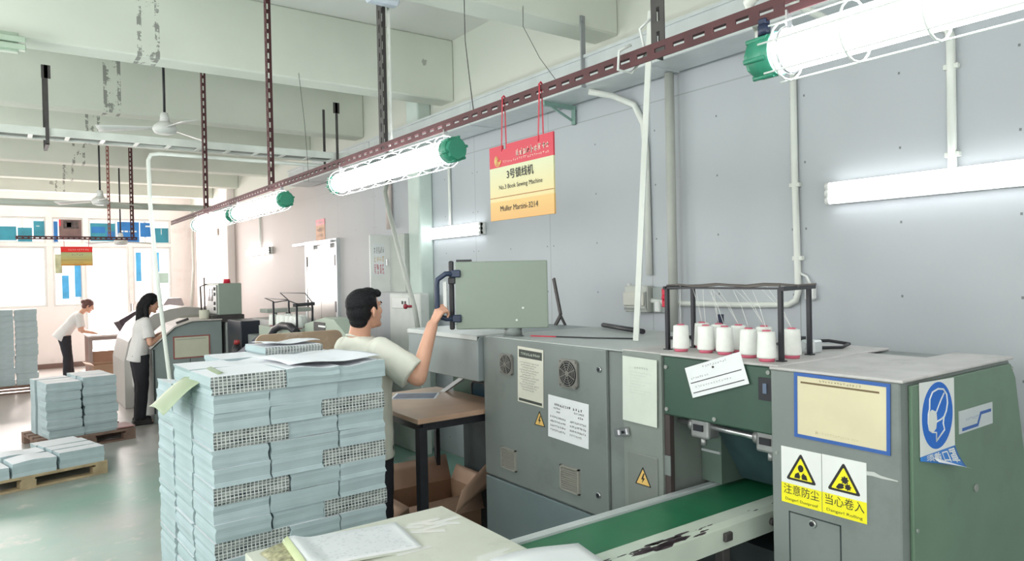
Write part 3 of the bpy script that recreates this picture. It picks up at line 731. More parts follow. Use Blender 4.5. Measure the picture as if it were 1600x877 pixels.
# thin wires drooping from the ceiling
for i, (pts, lb) in enumerate((([(2.05, 5.792, 3.45), (2.02, 5.6, 3.0), (2.0, 5.5, 2.7), (1.97, 5.4, 2.5)], 'thin loose wire hanging from the beam left of the sign'),
                    ([(1.78, 2.8, 3.98), (1.72, 2.7, 2.8), (1.55, 2.4, 2.5), (1.40, 2.15, 2.33)], 'thin wire from the ceiling down to the rail above the green lamp cap'),
                    ([(2.72, 3.583, 3.45), (2.70, 3.56, 3.3), (2.78, 3.5, 3.1), (2.82, 3.4, 2.95)], 'dark wire dangling from the near beam above the sign'))):
    m = MB(); m.tube(pts, .002, seg=5); tag(m.build('wire', M_iron), lb, 'wire')

# ------------------------------------------------------------------ hanging signs
def sign_body(t, M, w, h, near):
    hw, hh = w/2, h/2
    hd = .32
    # header with its notch, cream field, orange foot: three boards of one sign
    m = MB(); ph = [(-hw, hh*(1-2*hd*.9)), (hw, hh*(1-2*hd*.9)), (hw, hh), (-hw+w*.29, hh), (-hw+w*.29, hh*.88), (-hw+w*.22, hh*.88), (-hw+w*.22, hh), (-hw, hh)] if near else [(-hw, hh*.42), (hw, hh*.42), (hw, hh), (-hw, hh)]
    y1 = ph[0][1]
    plate(m, M, 0, 0, 0, 0, -.003, .003, poly=ph); m.build('red_header', M_red, t)
    m = MB(); y2 = -hh+.305*h
    plate(m, M, -hw, hw, y2, y1, -.003, .003); m.build('cream_field', grad_mat(), t)
    m = MB(); plate(m, M, -hw, hw, -hh, y2, -.003, .003); m.build('orange_foot', grad_mat(), t)
    return y1, y2
def grad_mat():
    if 'sign_gradient' in MATS: return MATS['sign_gradient']
    m = mat('sign_gradient', (.85, .80, .55), .45, var=.01)
    nt, n, L, b = nodes_of(m)
    tc = n.new('ShaderNodeTexCoord'); sp = n.new('ShaderNodeSeparateXYZ'); L.new(tc.outputs['Object'], sp.inputs[0])
    r = n.new('ShaderNodeValToRGB'); mr = n.new('ShaderNodeMapRange'); mr.inputs['From Min'].default_value = 1.93; mr.inputs['From Max'].default_value = 2.12
    L.new(sp.outputs['Z'], mr.inputs['Value']); L.new(mr.outputs[0], r.inputs[0])
    e = r.color_ramp.elements; e[0].position = 0; e[0].color = (.66, .36, .11, 1); e[1].position = 1; e[1].color = (.60, .63, .43, 1)
    k = e.new(.32); k.color = (.68, .44, .15, 1); k = e.new(.34); k.color = (.68, .56, .27, 1)
    L.new(r.outputs[0], b.inputs['Base Color'])
    return m
def thin_board(m):
    """thin plastic board: half of the light that falls on its back comes through"""
    nt, n, L, b = nodes_of(m)
    tr = n.new('ShaderNodeBsdfTranslucent'); mx = n.new('ShaderNodeMixShader'); mx.inputs[0].default_value = .8
    L.new(b.inputs['Base Color'].links[0].from_socket, tr.inputs['Color'])
    out = n['Material Output']; L.new(b.outputs[0], mx.inputs[1]); L.new(tr.outputs[0], mx.inputs[2]); L.new(mx.outputs[0], out.inputs['Surface'])
    return m
def hanging_sign():
    t = thing('hanging_sign', 'red-topped yellow sign for the book sewing machine hanging from the red rail in the middle', 'sign', (1.38, 1.84, 1.93))
    M = frame((1.377, 1.845, 2.055), (0, -1, 0), (0, 0, 1))
    w, h = .345, .25
    y1, y2 = sign_body(t, M, w, h, True)
    write('machine_name', '3号锁线机', .034, M, 0.0, .022, M_ink, t, width=.145, z=.0045, bold=.0004)
    write('machine_name_english', 'No.3 Book Sewing Machine', .0205, M, 0.0, -.016, M_ink, t, width=.235, z=.0045)
    write('model_line', 'Muller Martini-3214', .026, M, -.01, -.088, M_ink, t, width=.205, z=.0045)
    m = MB(); plate(m, M, -w/2, w/2, y2-.001, y2+.001, .003, .0042); m.build('divider', mat('brown_line', (.35, .10, .03), .6), t)
    m = MB(); random.seed(11); glyphs(m, M, -.02, .088, .175, .022, 9, 0, .0045, dens=6); glyphs(m, M, -.095, .068, .25, .009, 22, 0, .0045, dens=2); m.build('header_lettering', mat('pale_gold_print', (.85, .72, .62), .5), t)
    m = MB()
    for k in range(5): m.tube([M @ Vector((-.122+(.005+.0032*k)*math.cos(a*.3), .076+(.004+.003*k)*math.sin(a*.3)*(.8+.1*k), .0045)) for a in range(3+k, 18+k)], .0012, seg=4)
    m.build('emblem', mat('gold_emblem', (.85, .62, .25), .5), t)
    for ys, dy in ((1.945, .025), (1.745, .018)):
        m = MB(); tp = 2.335 if True else 0
        m.grid(lambda u, v: (1.374, ys-.012*u+.006*(v-.5), 2.16+.18*u), 6, 2, thick=(-.001, 0, 0))
        m.grid(lambda u, v: (1.386, ys-.006-.004*(1-u)+.006*(v-.5), 2.16+.18*u), 6, 2, thick=(.001, 0, 0))
        m.tube([(1.372, ys-.01, 2.335), (1.380, ys-.01, 2.345), (1.39, ys-.01, 2.335)], .003, seg=5)
        m.build('ribbon', M_red, t)
    return t
hanging_sign()
t = thing('hanging_sign', 'distant red and orange sign hanging in front of the far windows', 'sign', (.84, 11.0, 1.98))
M = frame((.84, 10.99, 2.10), (1, 0, 0), (0, 0, 1))
M_red_keep, M_red = M_red, thin_board(mat('translucent_red_board', (.80, .16, .15), .5, var=.03))  # paler than the near sign's red, backlight put into the colour
MATS['near_gradient'] = MATS.pop('sign_gradient'); thin_board(grad_mat())
y1, y2 = sign_body(t, M, .36, .25, False)
m = MB(); random.seed(12); glyphs(m, M, -.1, .085, .24, .022, 10, 0, .0045); glyphs(m, M, -.06, .02, .13, .03, 5, 1, .0045); glyphs(m, M, -.11, -.015, .22, .013, 16, 1, .0045, 2); glyphs(m, M, -.1, -.088, .17, .02, 10, 1, .0045, 3)
M_red = M_red_keep
m.build('lettering', [mat('pale_gold_print', (.85, .72, .62), .5), M_greyink], t)
for x in (.70, .98):
    m = MB(); m.bar((x, 11.0, 2.22), (x, 11.0, 2.34), .006, .002); m.build('ribbon', M_red, t)
# thin white rod: conduit pole from the rail to the machine top
m = MB(); m.bar((2.50, 2.44, 1.412), (2.56, 2.36, 2.99), .036, .026); tag(m.build('white_pole', M_pvc), 'white square conduit pole rising from the machine top to the trunking', 'pole')
m = MB(); m.tube([(2.0, 1.9, 3.1), (2.35, 1.65, 2.84), (2.7, 1.4, 2.62)], .014); tag(m.build('conduit', M_pvc), 'white conduit slanting down from the ceiling at the top right', 'conduit')
# ------------------------------------------------------------------ the near book sewing machine
mach = thing('book_sewing_machine', 'large grey-green book sewing machine in front, with control cabinet and open thread rack', 'machine', (2.5, 2.6, 0))
XF = 2.15
m = MB(); m.prism([(2.17, 3.26), (2.17, 2.288), (2.205, 2.20), (3.0, 2.20), (3.0, 3.26)], 'z', .10, 1.402, bevel=.006); m.build('control_cabinet', M_mach, mach)
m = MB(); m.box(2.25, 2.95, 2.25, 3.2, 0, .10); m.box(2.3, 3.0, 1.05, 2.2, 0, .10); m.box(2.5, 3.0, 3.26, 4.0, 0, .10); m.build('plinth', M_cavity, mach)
m = MB(); m.box(XF, 2.17, 2.285, 3.258, .655, 1.405, bevel=.005, seg=2); door = m.build('cabinet_door', M_mach, mach)
m = MB(); m.box(XF, 2.17, 2.285, 3.258, .10, .645, bevel=.005, seg=2); m.build('lower_panel', mat('grey_blue_machine_enamel', (.165, .215, .222), .38, var=.05, scale=5), mach)
m = MB(); m.box(2.165, 3.01, 2.19, 3.265, 1.402, 1.409, bevel=.003); m.build('cabinet_top', mat('grey_top_panel', (.48, .51, .50), .4, var=.06, scale=4), mach)  # paler than the cabinet, reflected light put into the colour
def grille(y, z, s, parent):
    m = MB(); x = XF-.002
    c = .25*s
    pts = [(y-s/2+c*.4, z-s/2), (y+s/2-c*.4, z-s/2), (y+s/2, z-s/2+c*.4), (y+s/2, z+s/2-c*.4), (y+s/2-c*.4, z+s/2), (y-s/2+c*.4, z+s/2), (y-s/2, z+s/2-c*.4), (y-s/2, z-s/2+c*.4)]
    m.prism(pts, 'x', x-.012, x, mi=0)
    m.cyl((x-.0135, y, z), (x-.012, y, z), s*.46, seg=28, mi=1, smooth=False)
    for k in range(1, 6):
        r = s*.08*k+.002; m.tube([(x-.016, y+r*math.cos(a*PI/12), z+r*math.sin(a*PI/12)) for a in range(24)], .0016, seg=5, mi=0, closed=True)
    for a in range(4):
        c_, s_ = math.cos(a*PI/4+.4)*s*.46, math.sin(a*PI/4+.4)*s*.46; m.bar((x-.017, y-c_, z-s_), (x-.017, y+c_, z+s_), .003, .003, upv=(1, 0, 0))
    m.cyl((x-.018, y, z), (x-.013, y, z), s*.09, seg=14)
    for a, b in ((-1, -1), (-1, 1), (1, -1), (1, 1)): m.cyl((x-.016, y+a*s*.42, z+b*s*.42), (x-.012, y+a*s*.42, z+b*s*.42), .005, seg=8)
    m.build('fan_grille', [mat('grille_metal', (.24, .235, .215), .45, .3, var=.1), M_black], parent)
grille(3.03, 1.275, .108, door); grille(2.53, 1.277, .132, door)
def vent(y0, y1, z0, z1, parent):
    m = MB(); x = XF
    for a, b, c, d in ((y0, y0+.008, z0, z1), (y1-.008, y1, z0, z1), (y0, y1, z0, z0+.006), (y0, y1, z1-.006, z1)): m.box(x-.012, x, a, b, c, d)
    n = 11
    for k in range(n):
        z = z0+.008+(z1-z0-.016)*k/(n-1); m.bar((x-.006, y0+.006, z), (x-.006, y1-.006, z), .011, .0035, upv=(-.5, 0, 1))
    m.box(x-.002, x-.001, y0+.004, y1-.004, z0+.004, z1-.004, mi=1)
    m.build('vent', [mat('vent_plastic', (.31, .305, .27), .5, var=.05), M_cavity], parent)
vent(2.965, 3.095, .72, .832, door); vent(2.47, 2.605, .72, .838, door)
def lock(x, y, z, parent, ax=(-1, 0, 0)):
    m = MB(); a = Vector(ax); p = Vector((x, y, z)); m.cyl(p, p+a*.008, .015, .012, seg=18); m.cyl(p+a*.008, p+a*.010, .008, seg=14, mi=1); m.build('lock', [M_chrome, M_black], parent)
lock(XF, 2.325, 1.315, door); lock(XF, 2.345, .75, door)
# rear housing over the feeding side
m = MB(); m.prism([(2.12, 1.158), (2.12, 1.385), (2.14, 1.405), (3.0, 1.405), (3.0, 1.158)], 'y', 3.268, 4.08, bevel=.004); hs = m.build('rear_housing', mat('light_grey_enamel', (.27, .31, .315), .4, var=.05, scale=4), mach)
m = MB(); m.box(2.118, 2.46, 3.272, 4.076, 1.405, 1.412, bevel=.003); m.box(2.112, 2.12, 3.268, 4.08, 1.385, 1.41, bevel=.002); m.build('housing_lid', mat('pale_lid', (.60, .63, .62), .4, var=.05), hs)
m = MB(); m.box(2.44, 2.95, 3.268, 4.07, .86, 1.158); m.build('green_apron', M_dark_green, mach)
m = MB(); m.box(2.50, 2.95, 3.268, 4.05, .10, .86); m.build('void_shade_box', M_cavity, mach)  # solid dark box, shade of the open void put into its colour
m = MB(); M = frame((2.438, 3.56, 1.025), (0, -1, 0), (0, 0, 1))
ring = [(-.22+.03*(1-math.cos(0)), 0)]
pts = []
for cx, cy, a0 in ((.24, .012, 0), (-.24, .012, 90), (-.24, -.03, 180), (.24, -.03, 270)):
    for k in range(5): a = math.radians(a0+k*22.5); pts.append(M @ Vector((cx+.03*math.cos(a), cy+.03*math.sin(a), .006)))
m.tube(pts, .006, seg=6, closed=True)
m.build('window_frame', M_iron, mach)
m = MB(); plate(m, M, -.265, .265, -.055, .038, .0, .003); m.build('window_pane', mat('dark_glass', (.03, .06, .08), .08, var=.1), mach)
m = MB(); m.bar((2.30, 3.98, .99), (2.36, 3.78, 1.115), .03, .022); m.build('guard_arm', M_galv, mach)
# narrow panel between the cabinet and the stitching bay
m = MB(); m.box(2.158, 2.95, 1.975, 2.195, .10, 1.41, bevel=.006); nar = m.build('narrow_panel', mat('narrow_panel_enamel', (.225, .255, .235), .4, var=.06, scale=5, dirt=(.18, .19, .17), dirt_amt=.5), mach)
m = MB(); m.box(2.152, 2.158, 1.995, 2.165, .70, .985, bevel=.003); m.build('access_plate', mat('access_plate_enamel', (.205, .225, .21), .4, var=.06), nar)
m = MB()
M = frame((2.150, 2.19, 1.06), (0, -1, 0.25), (0, .25, 1))
plate(m, M, -.042, .042, -.017, .017, .0, .010); plate(m, M, -.036, -.012, -.010, .010, .010, .016); plate(m, M, .0, .036, -.012, .012, .010, .014, mi=0); plate(m, M, .008, .028, -.006, .006, .014, .0145, mi=1)
m.build('latch', [M_steel, M_black], nar)
# stitching bay
m = MB(); m.box(2.172, 2.72, 1.468, 1.972, 1.165, 1.405, bevel=.006); fas = m.build('green_fascia', M_dark_green, mach)
m = MB()
for y, z in ((1.955, 1.36), (1.955, 1.19), (1.485, 1.385), (1.72, 1.185)): m.cyl((2.166, y, z), (2.172, y, z), .008, seg=10)
m.build('screws', M_greyink, fas)
m = MB(); m.box(2.168, 2.172, 1.472, 1.525, 1.285, 1.365); m.box(2.164, 2.168, 1.49, 1.505, 1.31, 1.345, mi=1); m.build('inspection_window', [M_black, mat('blue_steel_glint', (.12, .16, .24), .3)], fas)
m = MB(); m.box(2.165, 2.93, 1.44, 2.20, 1.405, 1.414, bevel=.003); m.build('top_deck', M_dust_top, mach)
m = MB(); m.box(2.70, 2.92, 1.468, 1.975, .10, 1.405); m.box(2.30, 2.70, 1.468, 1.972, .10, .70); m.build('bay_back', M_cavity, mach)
m = MB(); m.prism([(2.36, 1.165), (2.36, 1.10), (2.52, .87), (2.70, .87), (2.70, 1.165)], 'y', 1.66, 1.86); m.build('chute', mat('dark_teal_chute', (.045, .085, .095), .4, var=.2), mach)
m = MB(); m.box(2.40, 2.70, 1.87, 1.972, .86, 1.165); m.box(2.39, 2.40, 1.87, 1.965, .985, .995, mi=1); m.build('inner_side', [mat('inner_green', (.13, .19, .16), .5, var=.1), M_galv], mach)
m = MB(); m.box(2.175, 2.20, 1.945, 1.972, .70, 1.165, mi=0); m.box(2.172, 2.176, 1.943, 1.974, .92, 1.0, mi=1); m.build('jamb_strip', [mat('dark_brown_strip', (.06, .045, .045), .6), M_mach], mach)
m = MB(); m.cyl((2.25, 1.96, 1.135), (2.25, 1.47, 1.125), .012, seg=12); sh = m.build('shaft', M_steel, mach)
M_alu = mat('dull_cast_metal', (.36, .37, .37), .45, .6, var=.12, scale=20)
for y in (1.83, 1.53):
    m = MB(); m.box(2.215, 2.285, y-.045, y+.045, 1.085, 1.165, bevel=.010, seg=2); m.box(2.208, 2.216, y-.02, y+.025, 1.115, 1.140, mi=1); m.cyl((2.25, y+.045, 1.13), (2.25, y+.065, 1.13), .026, seg=14); m.cyl((2.23, y-.01, 1.085), (2.23, y-.01, 1.06), .012, seg=10); m.build('clamp_block', [M_alu, M_black], sh)
# right cabinet
prof = [(2.152, .10), (2.152, 1.400), (2.955, 1.400), (3.0, 1.34), (3.16, .72), (3.16, .10)]
m = MB(); m.prism(prof, 'y', 1.030, 1.465, bevel=.004); rc = m.build('right_cabinet', M_mach, mach)
prof2 = [(2.20, .115), (2.20, 1.388), (2.945, 1.388), (2.985, 1.335), (3.145, .715), (3.145, .115)]
m = MB(); m.prism(prof2, 'y', 1.018, 1.030, bevel=.003); m.build('side_panel', M_side_green, rc, label='dark green side panel')
m = MB(); m.prism([(2.148, 1.02), (2.98, 1.02), (2.98, 1.22), (2.75, 1.22), (2.75, 1.468), (2.148, 1.468)], 'z', 1.400, 1.410, bevel=.003); m.build('cabinet_top', M_dust_top, rc, label='pale dusty top')
m = MB()
for a, b, c, d in ((1.398, 1.402, .12, .925), (1.218, 1.222, .12, .925), (1.218, 1.402, .922, .926)): m.box(2.1505, 2.153, a, b, c, d)
m.build('hatch_seam', M_cavity, rc)
lock(2.152, 1.315, .905, rc)
m = MB()
for y, z in ((1.445, 1.115), (1.445, .50)): m.cyl((2.149, y, z), (2.153, y, z), .006, seg=10)
for x, z in ((2.22, .95), (2.22, .78), (2.95, 1.37)): m.cyl((x, 1.014, z), (x, 1.019, z), .006, seg=10)
m.cyl((2.63, 1.012, 1.0), (2.63, 1.019, 1.0), .013, seg=10)
m.build('screws', M_greyink, rc)
m = MB(); M = frame((2.64, 1.0175, 1.235), (1, 0, 0), (0, 0, 1)); plate(m, M, -.13, .13, -.037, .037, 0, .003); npl = m.build('name_plate', M_galv, rc)
m = MB()
pl = [(-.11, -.02), (.005, -.02), (.03, .016), (.115, .016), (.115, .006), (.036, .006), (.010, -.03), (-.11, -.03)]
plate(m, M, 0, 0, 0, 0, .003, .0042, poly=pl); random.seed(5); glyphs(m, M, -.085, .004, .10, .010, 11, 0, .0045, 2); m.build('emblem_line', M_blueink, npl)
# scuffs on the front of the right cabinet
m = MB(); M = frame((2.1515, 1.13, 1.105), (0, -1, 0), (0, 0, 1)); plate(m, M, 0, 0, 0, 0, .0, .0006, poly=[(-.01, .012), (.02, .015), (.04, .008), (.09, .004), (.092, .001), (.04, .0), (.015, .002), (-.01, .0)]); m.build('scratch', mat('bare_scratch', (.55, .57, .55), .5), rc)
# thread rack
rk = MB()
P = [(2.285, 2.045), (2.265, 1.495), (2.42, 2.02), (2.51, 1.535)]
for x, y in P: rk.bar((x, y, 1.414), (x, y, 1.672), .015, .015, upv=(0, 1, 0)); rk.box(x-.014, x+.014, y-.014, y+.014, 1.414, 1.418)
rk.bar((2.285, 2.045, 1.676), (2.265, 1.495, 1.676), .008, .008); rk.bar((2.278, 2.055, 1.675), (2.43, 2.015, 1.675), .016, .014); rk.bar((2.255, 1.485, 1.675), (2.56, 1.545, 1.675), .018, .016)
rack = rk.build('thread_rack', M_black, mach, label='black four-post thread rack')
m = MB()
for k in range(3):
    x0 = 2.285+.062*k; x1 = 2.265+.115*k
    m.tube([(x0+(x1-x0)*t/8, 2.045-.55*t/8, 1.685+.004*math.sin(t*1.9+k*2)) for t in range(9)], .004, seg=6)
m.build('rack_rods', mat('dull_brown_steel', (.16, .14, .13), .45, .4, var=.1), rack)
m = MB(); m.cyl((2.45, 1.90, 1.414), (2.45, 1.90, 1.56), .014, seg=10); m.build('spindle', mat('navy_rubber', (.015, .02, .05), .5), mach)
# swinging control panel on its post
cp = Vector((2.225, 3.077, 0)); dr_ = Vector((.8101, -.586, 0)); db = Vector((.586, .81, 0))
M = Matrix(((dr_.x, 0, -db.x, cp.x), (dr_.y, 0, -db.y, cp.y), (0, 1, 0, 0), (0, 0, 0, 1)))     # local x right, y up, z towards the camera side
m = MB(); q = cp+db*.045; m.cyl((q.x, q.y, 1.408), (q.x, q.y, 1.46), .048, seg=24); m.cyl((q.x, q.y, 1.408), (q.x, q.y, 1.414), .058, seg=24); post = m.build('panel_post', M_mach, mach)
m = MB(); m.box(-.305, .19, 1.455, 1.818, -.09, .0, bevel=.006, M=M, seg=2)
pan = m.build('control_panel', mat('grey_green_panel', (.25, .305, .25), .42, var=.03, scale=3), mach, label='grey-green back of the swinging control panel')
m = MB(); m.box(-.30, -.22, 1.815, 1.83, -.10, -.02, M=M); m.box(-.345, -.318, 1.45, 1.825, -.085, -.06, bevel=.006, M=M); m.box(-.345, -.305, 1.70, 1.735, -.07, -.01, bevel=.004, M=M); m.build('hinge_strip', M_black, pan)
m = MB()
hp = [(-.30, 1.755, .0), (-.355, 1.755, .012), (-.398, 1.725, .016), (-.402, 1.69, .016), (-.402, 1.62, .016), (-.402, 1.54, .016), (-.398, 1.53, .016), (-.355, 1.515, .008), (-.30, 1.515, .0)]
m.tube([M @ Vector((a, b, c)) for a, b, c in hp], .0145, seg=10)
for b in (1.755, 1.515): m.box(-.325, -.275, b-.02, b+.02, -.01, .018, bevel=.005, M=M); m.cyl(M @ Vector((-.285, b+.006, .018)), M @ Vector((-.285, b+.006, .022)), .006, seg=8)
m.build('handle', mat('navy_plastic_handle', (.02, .035, .075), .4), pan)
m = MB(); m.box(-.372, -.352, 1.545, 1.715, -.02, .0, bevel=.003, M=M); m.build('handle_insert', M_white, pan)
m = MB()
for a, b in ((.055, 1.565), (.02, 1.50)): m.cyl(M @ Vector((a, b, 0)), M @ Vector((a, b, .003)), .006, seg=10)
m.build('screws', M_white, pan)
# loose things on the machine top
m = MB(); m.tube([(2.93, 3.13, 1.429), (2.84, 2.86, 1.427), (2.78, 2.66, 1.425)], .014); tag(m.build('black_rod', M_black), 'thick black rod lying on top of the machine behind the cabinet', 'rod')
m = MB(); m.tube([(2.36, 2.88, 1.4135), (2.45, 2.66, 1.4135), (2.56, 2.48, 1.4135)], .0035, mi=0); m.tube([(2.30, 3.02, 1.4135), (2.36, 2.88, 1.4135)], .003, mi=1); tag(m.build('long_needle', [M_black, M_redplastic]), 'thin black strip with a red tip lying along the cabinet top edge', 'rod')
m = MB(); m.bar((2.96, 3.62, 1.40), (2.98, 3.585, 1.47), .022, .012, upv=(1, 0, 0)); m.bar((2.98, 3.585, 1.47), (3.02, 3.70, 1.71), .022, .012, upv=(1, 0, 0)); m.bar((2.99, 3.55, 1.40), (2.975, 3.59, 1.48), .015, .01, upv=(1, 0, 0))
m.build('prop_arm', M_iron, mach, label='thin dark prop arm leaning up beside the control panel')
m = MB(); m.box(2.70, 2.86, 2.25, 2.28, 1.411, 1.432, bevel=.004); m.tube([(2.62, 2.35, 1.42), (2.70, 2.27, 1.425), (2.86, 2.24, 1.43), (2.9, 2.14, 1.43), (2.8, 2.08, 1.424)], .008); m.build('sensor_bracket', M_black, mach)
m = MB(); m.tube([(2.66, 1.60+.0, 1.424), (2.75, 1.54, 1.424), (2.84, 1.56, 1.43), (2.86, 1.66, 1.435), (2.80, 1.78, 1.43), (2.70, 1.80, 1.424), (2.64, 1.72, 1.42), (2.62, 1.62, 1.42)], .007, closed=True); tag(m.build('cable_coil', M_black), 'black cable coil lying on the machine top behind the thread cones', 'cable')
m = MB(); m.box(2.55, 2.61, 1.54, 1.60, 1.414, 1.465, bevel=.006, mi=0); m.cyl((2.55, 1.57, 1.445), (2.52, 1.57, 1.445), .014, mi=0); m.box(2.56, 2.60, 1.605, 1.64, 1.414, 1.475, mi=1); m.build('tension_unit', [M_galv, M_black], mach)
m = MB(); m.box(2.52, 2.60, 1.74, 1.82, 1.414, 1.49, bevel=.008); m.build('motor_block', mat('dark_grey_motor', (.08, .085, .085), .5), mach)
# hazard labels glued on the machine
def triangle(mb, M, cx, cy, s, z, mi, rnd=.12):
    pts = []
    h = s*.866
    vs = [(cx-s/2, cy-h/3), (cx+s/2, cy-h/3), (cx, cy+2*h/3)]
    for i in range(3):
        p, a, b = Vector(vs[i]), Vector(vs[i-1]), Vector(vs[(i+1) % 3])
        d1 = (a-p).normalized()*s*rnd; d2 = (b-p).normalized()*s*rnd
        for t in (0, .25, .5, .75, 1): pts.append((p+d1)*(1-t)**2 + p*2*t*(1-t) + (p+d2)*t**2)
    plate(mb, M, 0, 0, 0, 0, z, z+.0004, mi, poly=[(q.x, q.y) for q in pts])
def hazard(y, z, s, parent):
    M = frame((2.1495 if y > 2.3 else 2.1515, y, z), (0, -1, 0), (0, 0, 1))
    m = MB(); triangle(m, M, 0, 0, s, 0, 0, .06); triangle(m, M, 0, -.001, s*.80, .0005, 1, .03)
    plate(m, M, 0, 0, 0, 0, .001, .0014, 0, poly=[(.004, .026), (-.010, -.002), (-.001, -.001), (-.006, -.018), (.011, .006), (.002, .005), (.010, .026)])
    m.build('electric_hazard_label', [M_ink, M_amber], parent)
hazard(2.765, 1.018, .088, door); hazard(2.075, .882, .092, nar)

# ------------------------------------------------------------------ thread cones
def cone_proto():
    t = thing('thread_cone', 'white thread cone', 'thread cone', (0, 0, 0), 0, 'thread cones under the rack')
    m = MB(); m.cyl((0, 0, 0), (0, 0, .012), .026, .029, seg=24); m.build('cone_base', M_pink, t)
    m = MB(); m.cyl((0, 0, .107), (0, 0, .113), .016, .014, seg=20); m.build('cone_tip', M_pink, t)
    m = MB(); m.loft([((0, 0, h), (r, 0, 0), (0, r, 0)) for h, r in ((.012, .030), (.014, .034), (.02, .0345), (.06, .0325), (.10, .0305), (.106, .0295), (.1085, .022))], seg=28); m.build('thread_package', M_thread, t)
    return t
cones = [((2.275, 1.965), 'first thread cone from the left in the front row, by the left rack post', 1.97), ((2.305, 1.862), 'second thread cone from the left in the front row, slim and close to the rod', 1.88), ((2.305, 1.77), 'third thread cone from the left in the front row, behind the tilted white card', 1.77),
         ((2.285, 1.645), 'fourth thread cone from the left in the front row, right of the tilted white card', 1.64), ((2.236, 1.535), 'front row thread cone standing left of the near right rack post', 1.56), ((2.38, 1.527), 'thread cone standing just right of the near right rack post', 1.52),
         ((2.425, 1.978), 'back row thread cone half hidden behind the slim cone at the left', 1.95), ((2.40, 1.872), 'back row thread cone with a pink top behind the third front cone', 1.84), ((2.40, 1.775), 'back row thread cone behind the fourth front cone', 1.74), ((2.41, 1.665), 'back row thread cone with a pink top left of the near right rack post', 1.63)]
proto = None
for (x, y), lb, ty in cones:
    t = cone_proto() if proto is None else copy_tree(proto)
    proto = proto or t
    t.location = (x, y, 1.414); t['label'] = lb
# threads: parts of the cones (each has its own run up to the rods)
cobjs = [o for o in COL.objects if o.name.startswith('thread_cone')]
bpy.context.view_layer.update()
for o in cobjs:
    x, y, z = o.location
    m = MB()
    for k in range(1 if x < 2.33 else 2):
        tx = 2.29+.12*((x-2.24)/.2)+.02*k; ty = y+.10+.05*k if y < 1.8 else y+.03
        ty = min(ty, 2.03)
        m.tube([(x, y, z+.112), (x+(tx-x)*.4, y+(ty-y)*.35+.004, z+.19), (tx, ty, 1.683)], .0009, seg=4)
    m.build('thread_strand', M_thread, o)

# ------------------------------------------------------------------ notices taped to the machine
def sheet(name, label, cat, M, w, h, m_, poly=None, group=None, thick=.0007):
    c = M.translation
    t = thing(name, label, cat, (c.x, c.y, c.z-h/2), 0, group)
    mb = MB(); plate(mb, M, -w/2, w/2, -h/2, h/2, 0, thick, poly=poly); mb.build('sheet', m_, t)
    return t
R_ = (0, -1, 0); U_ = (0, 0, 1)
M = frame((2.148, 2.832, 1.232), (0, -1, -.03), U_)
t = sheet('machine_notice', 'tall narrow aged notice with a black heading band on the cabinet door', 'notice', M, .212, .285, mat('aged_cream_sheet', (.66, .65, .56), .5, var=.04))
m = MB(); plate(m, M, -.095, .095, .088, .128, .0008, .0013); plate(m, M, -.095, .095, -.135, -.122, .0008, .0013)
random.seed(21)
for k in range(12): glyphs(m, M, -.09+.012*(k % 3), .064-.0125*k, .16-.03*(k % 3), .008, 16-3*(k % 3), 0, .0013, 3)
m.build('print', M_greyink if False else mat('dark_print', (.06, .07, .06), .6, var=0), t)
m = MB(); glyphs(m, M, -.08, .108, .16, .014, 11, 0, .0016, 5); m.build('heading_lettering', M_oldpaper, t)
M = frame((2.148, 2.548, 1.052), (0, -1, -.035), U_)
t = sheet('machine_notice', 'white landscape notice with black print at the middle of the cabinet door', 'notice', M, .292, .205, M_paper)
m = MB(); random.seed(22)
glyphs(m, M, -.10, .062, .12, .013, 9, 0, .0013, 6); glyphs(m, M, .035, .062, .07, .013, 4, 0, .0013, 6); glyphs(m, M, -.105, .045, .05, .010, 5, 0, .0013, 6); glyphs(m, M, .045, .045, .07, .010, 7, 0, .0013, 6); glyphs(m, M, -.085, .028, .03, .010, 3, 0, .0013, 6); glyphs(m, M, .07, .028, .04, .010, 3, 0, .0013, 6)
for k in range(4):
    glyphs(m, M, -.13, .0-.021*k, .115, .011, 10, 0, .0013, 5); glyphs(m, M, .015, .0-.021*k, .115-.03*(k == 3), .011, 10, 0, .0013, 5)
m.build('print', M_ink, t)
M = frame((2.150, 2.085, 1.25), (0, -1, -.02), U_)
t = sheet('machine_notice', 'large faded green-white sheet on the narrow machine panel', 'notice', M, .195, .275, M_oldpaper)
m = MB(); random.seed(23); glyphs(m, M, -.03, .095, .08, .010, 6, 0, .0012, 5)
for k in range(8): glyphs(m, M, -.055, .075-.0125*k, .12-.03*(k % 3), .007, 12, 0, .0012, 2)
m.build('print', mat('very_faded_ink', (.42, .46, .42), .7, var=0), t)
M = frame((2.163, 1.705, 1.352), (0, -1, .33), (0, .33, 1))
t = sheet('machine_card', 'tilted white card with two black lines pinned to the green fascia under the cones', 'card', M, .27, .118, M_paper)
m = MB()
for yy in (-.004, -.042): plate(m, M, -.125, .12, yy-.0016, yy+.0016, .0008, .0013)
m.cyl(M @ Vector((0, .033, .0)), M @ Vector((0, .033, .004)), .004, seg=8)
random.seed(24); glyphs(m, M, -.05, .045, .12, .008, 10, 0, .0012, 2); glyphs(m, M, -.12, .012, .09, .008, 8, 0, .0012, 2); glyphs(m, M, -.11, -.022, .18, .007, 14, 0, .0012, 2)
m.build('print', M_ink, t)
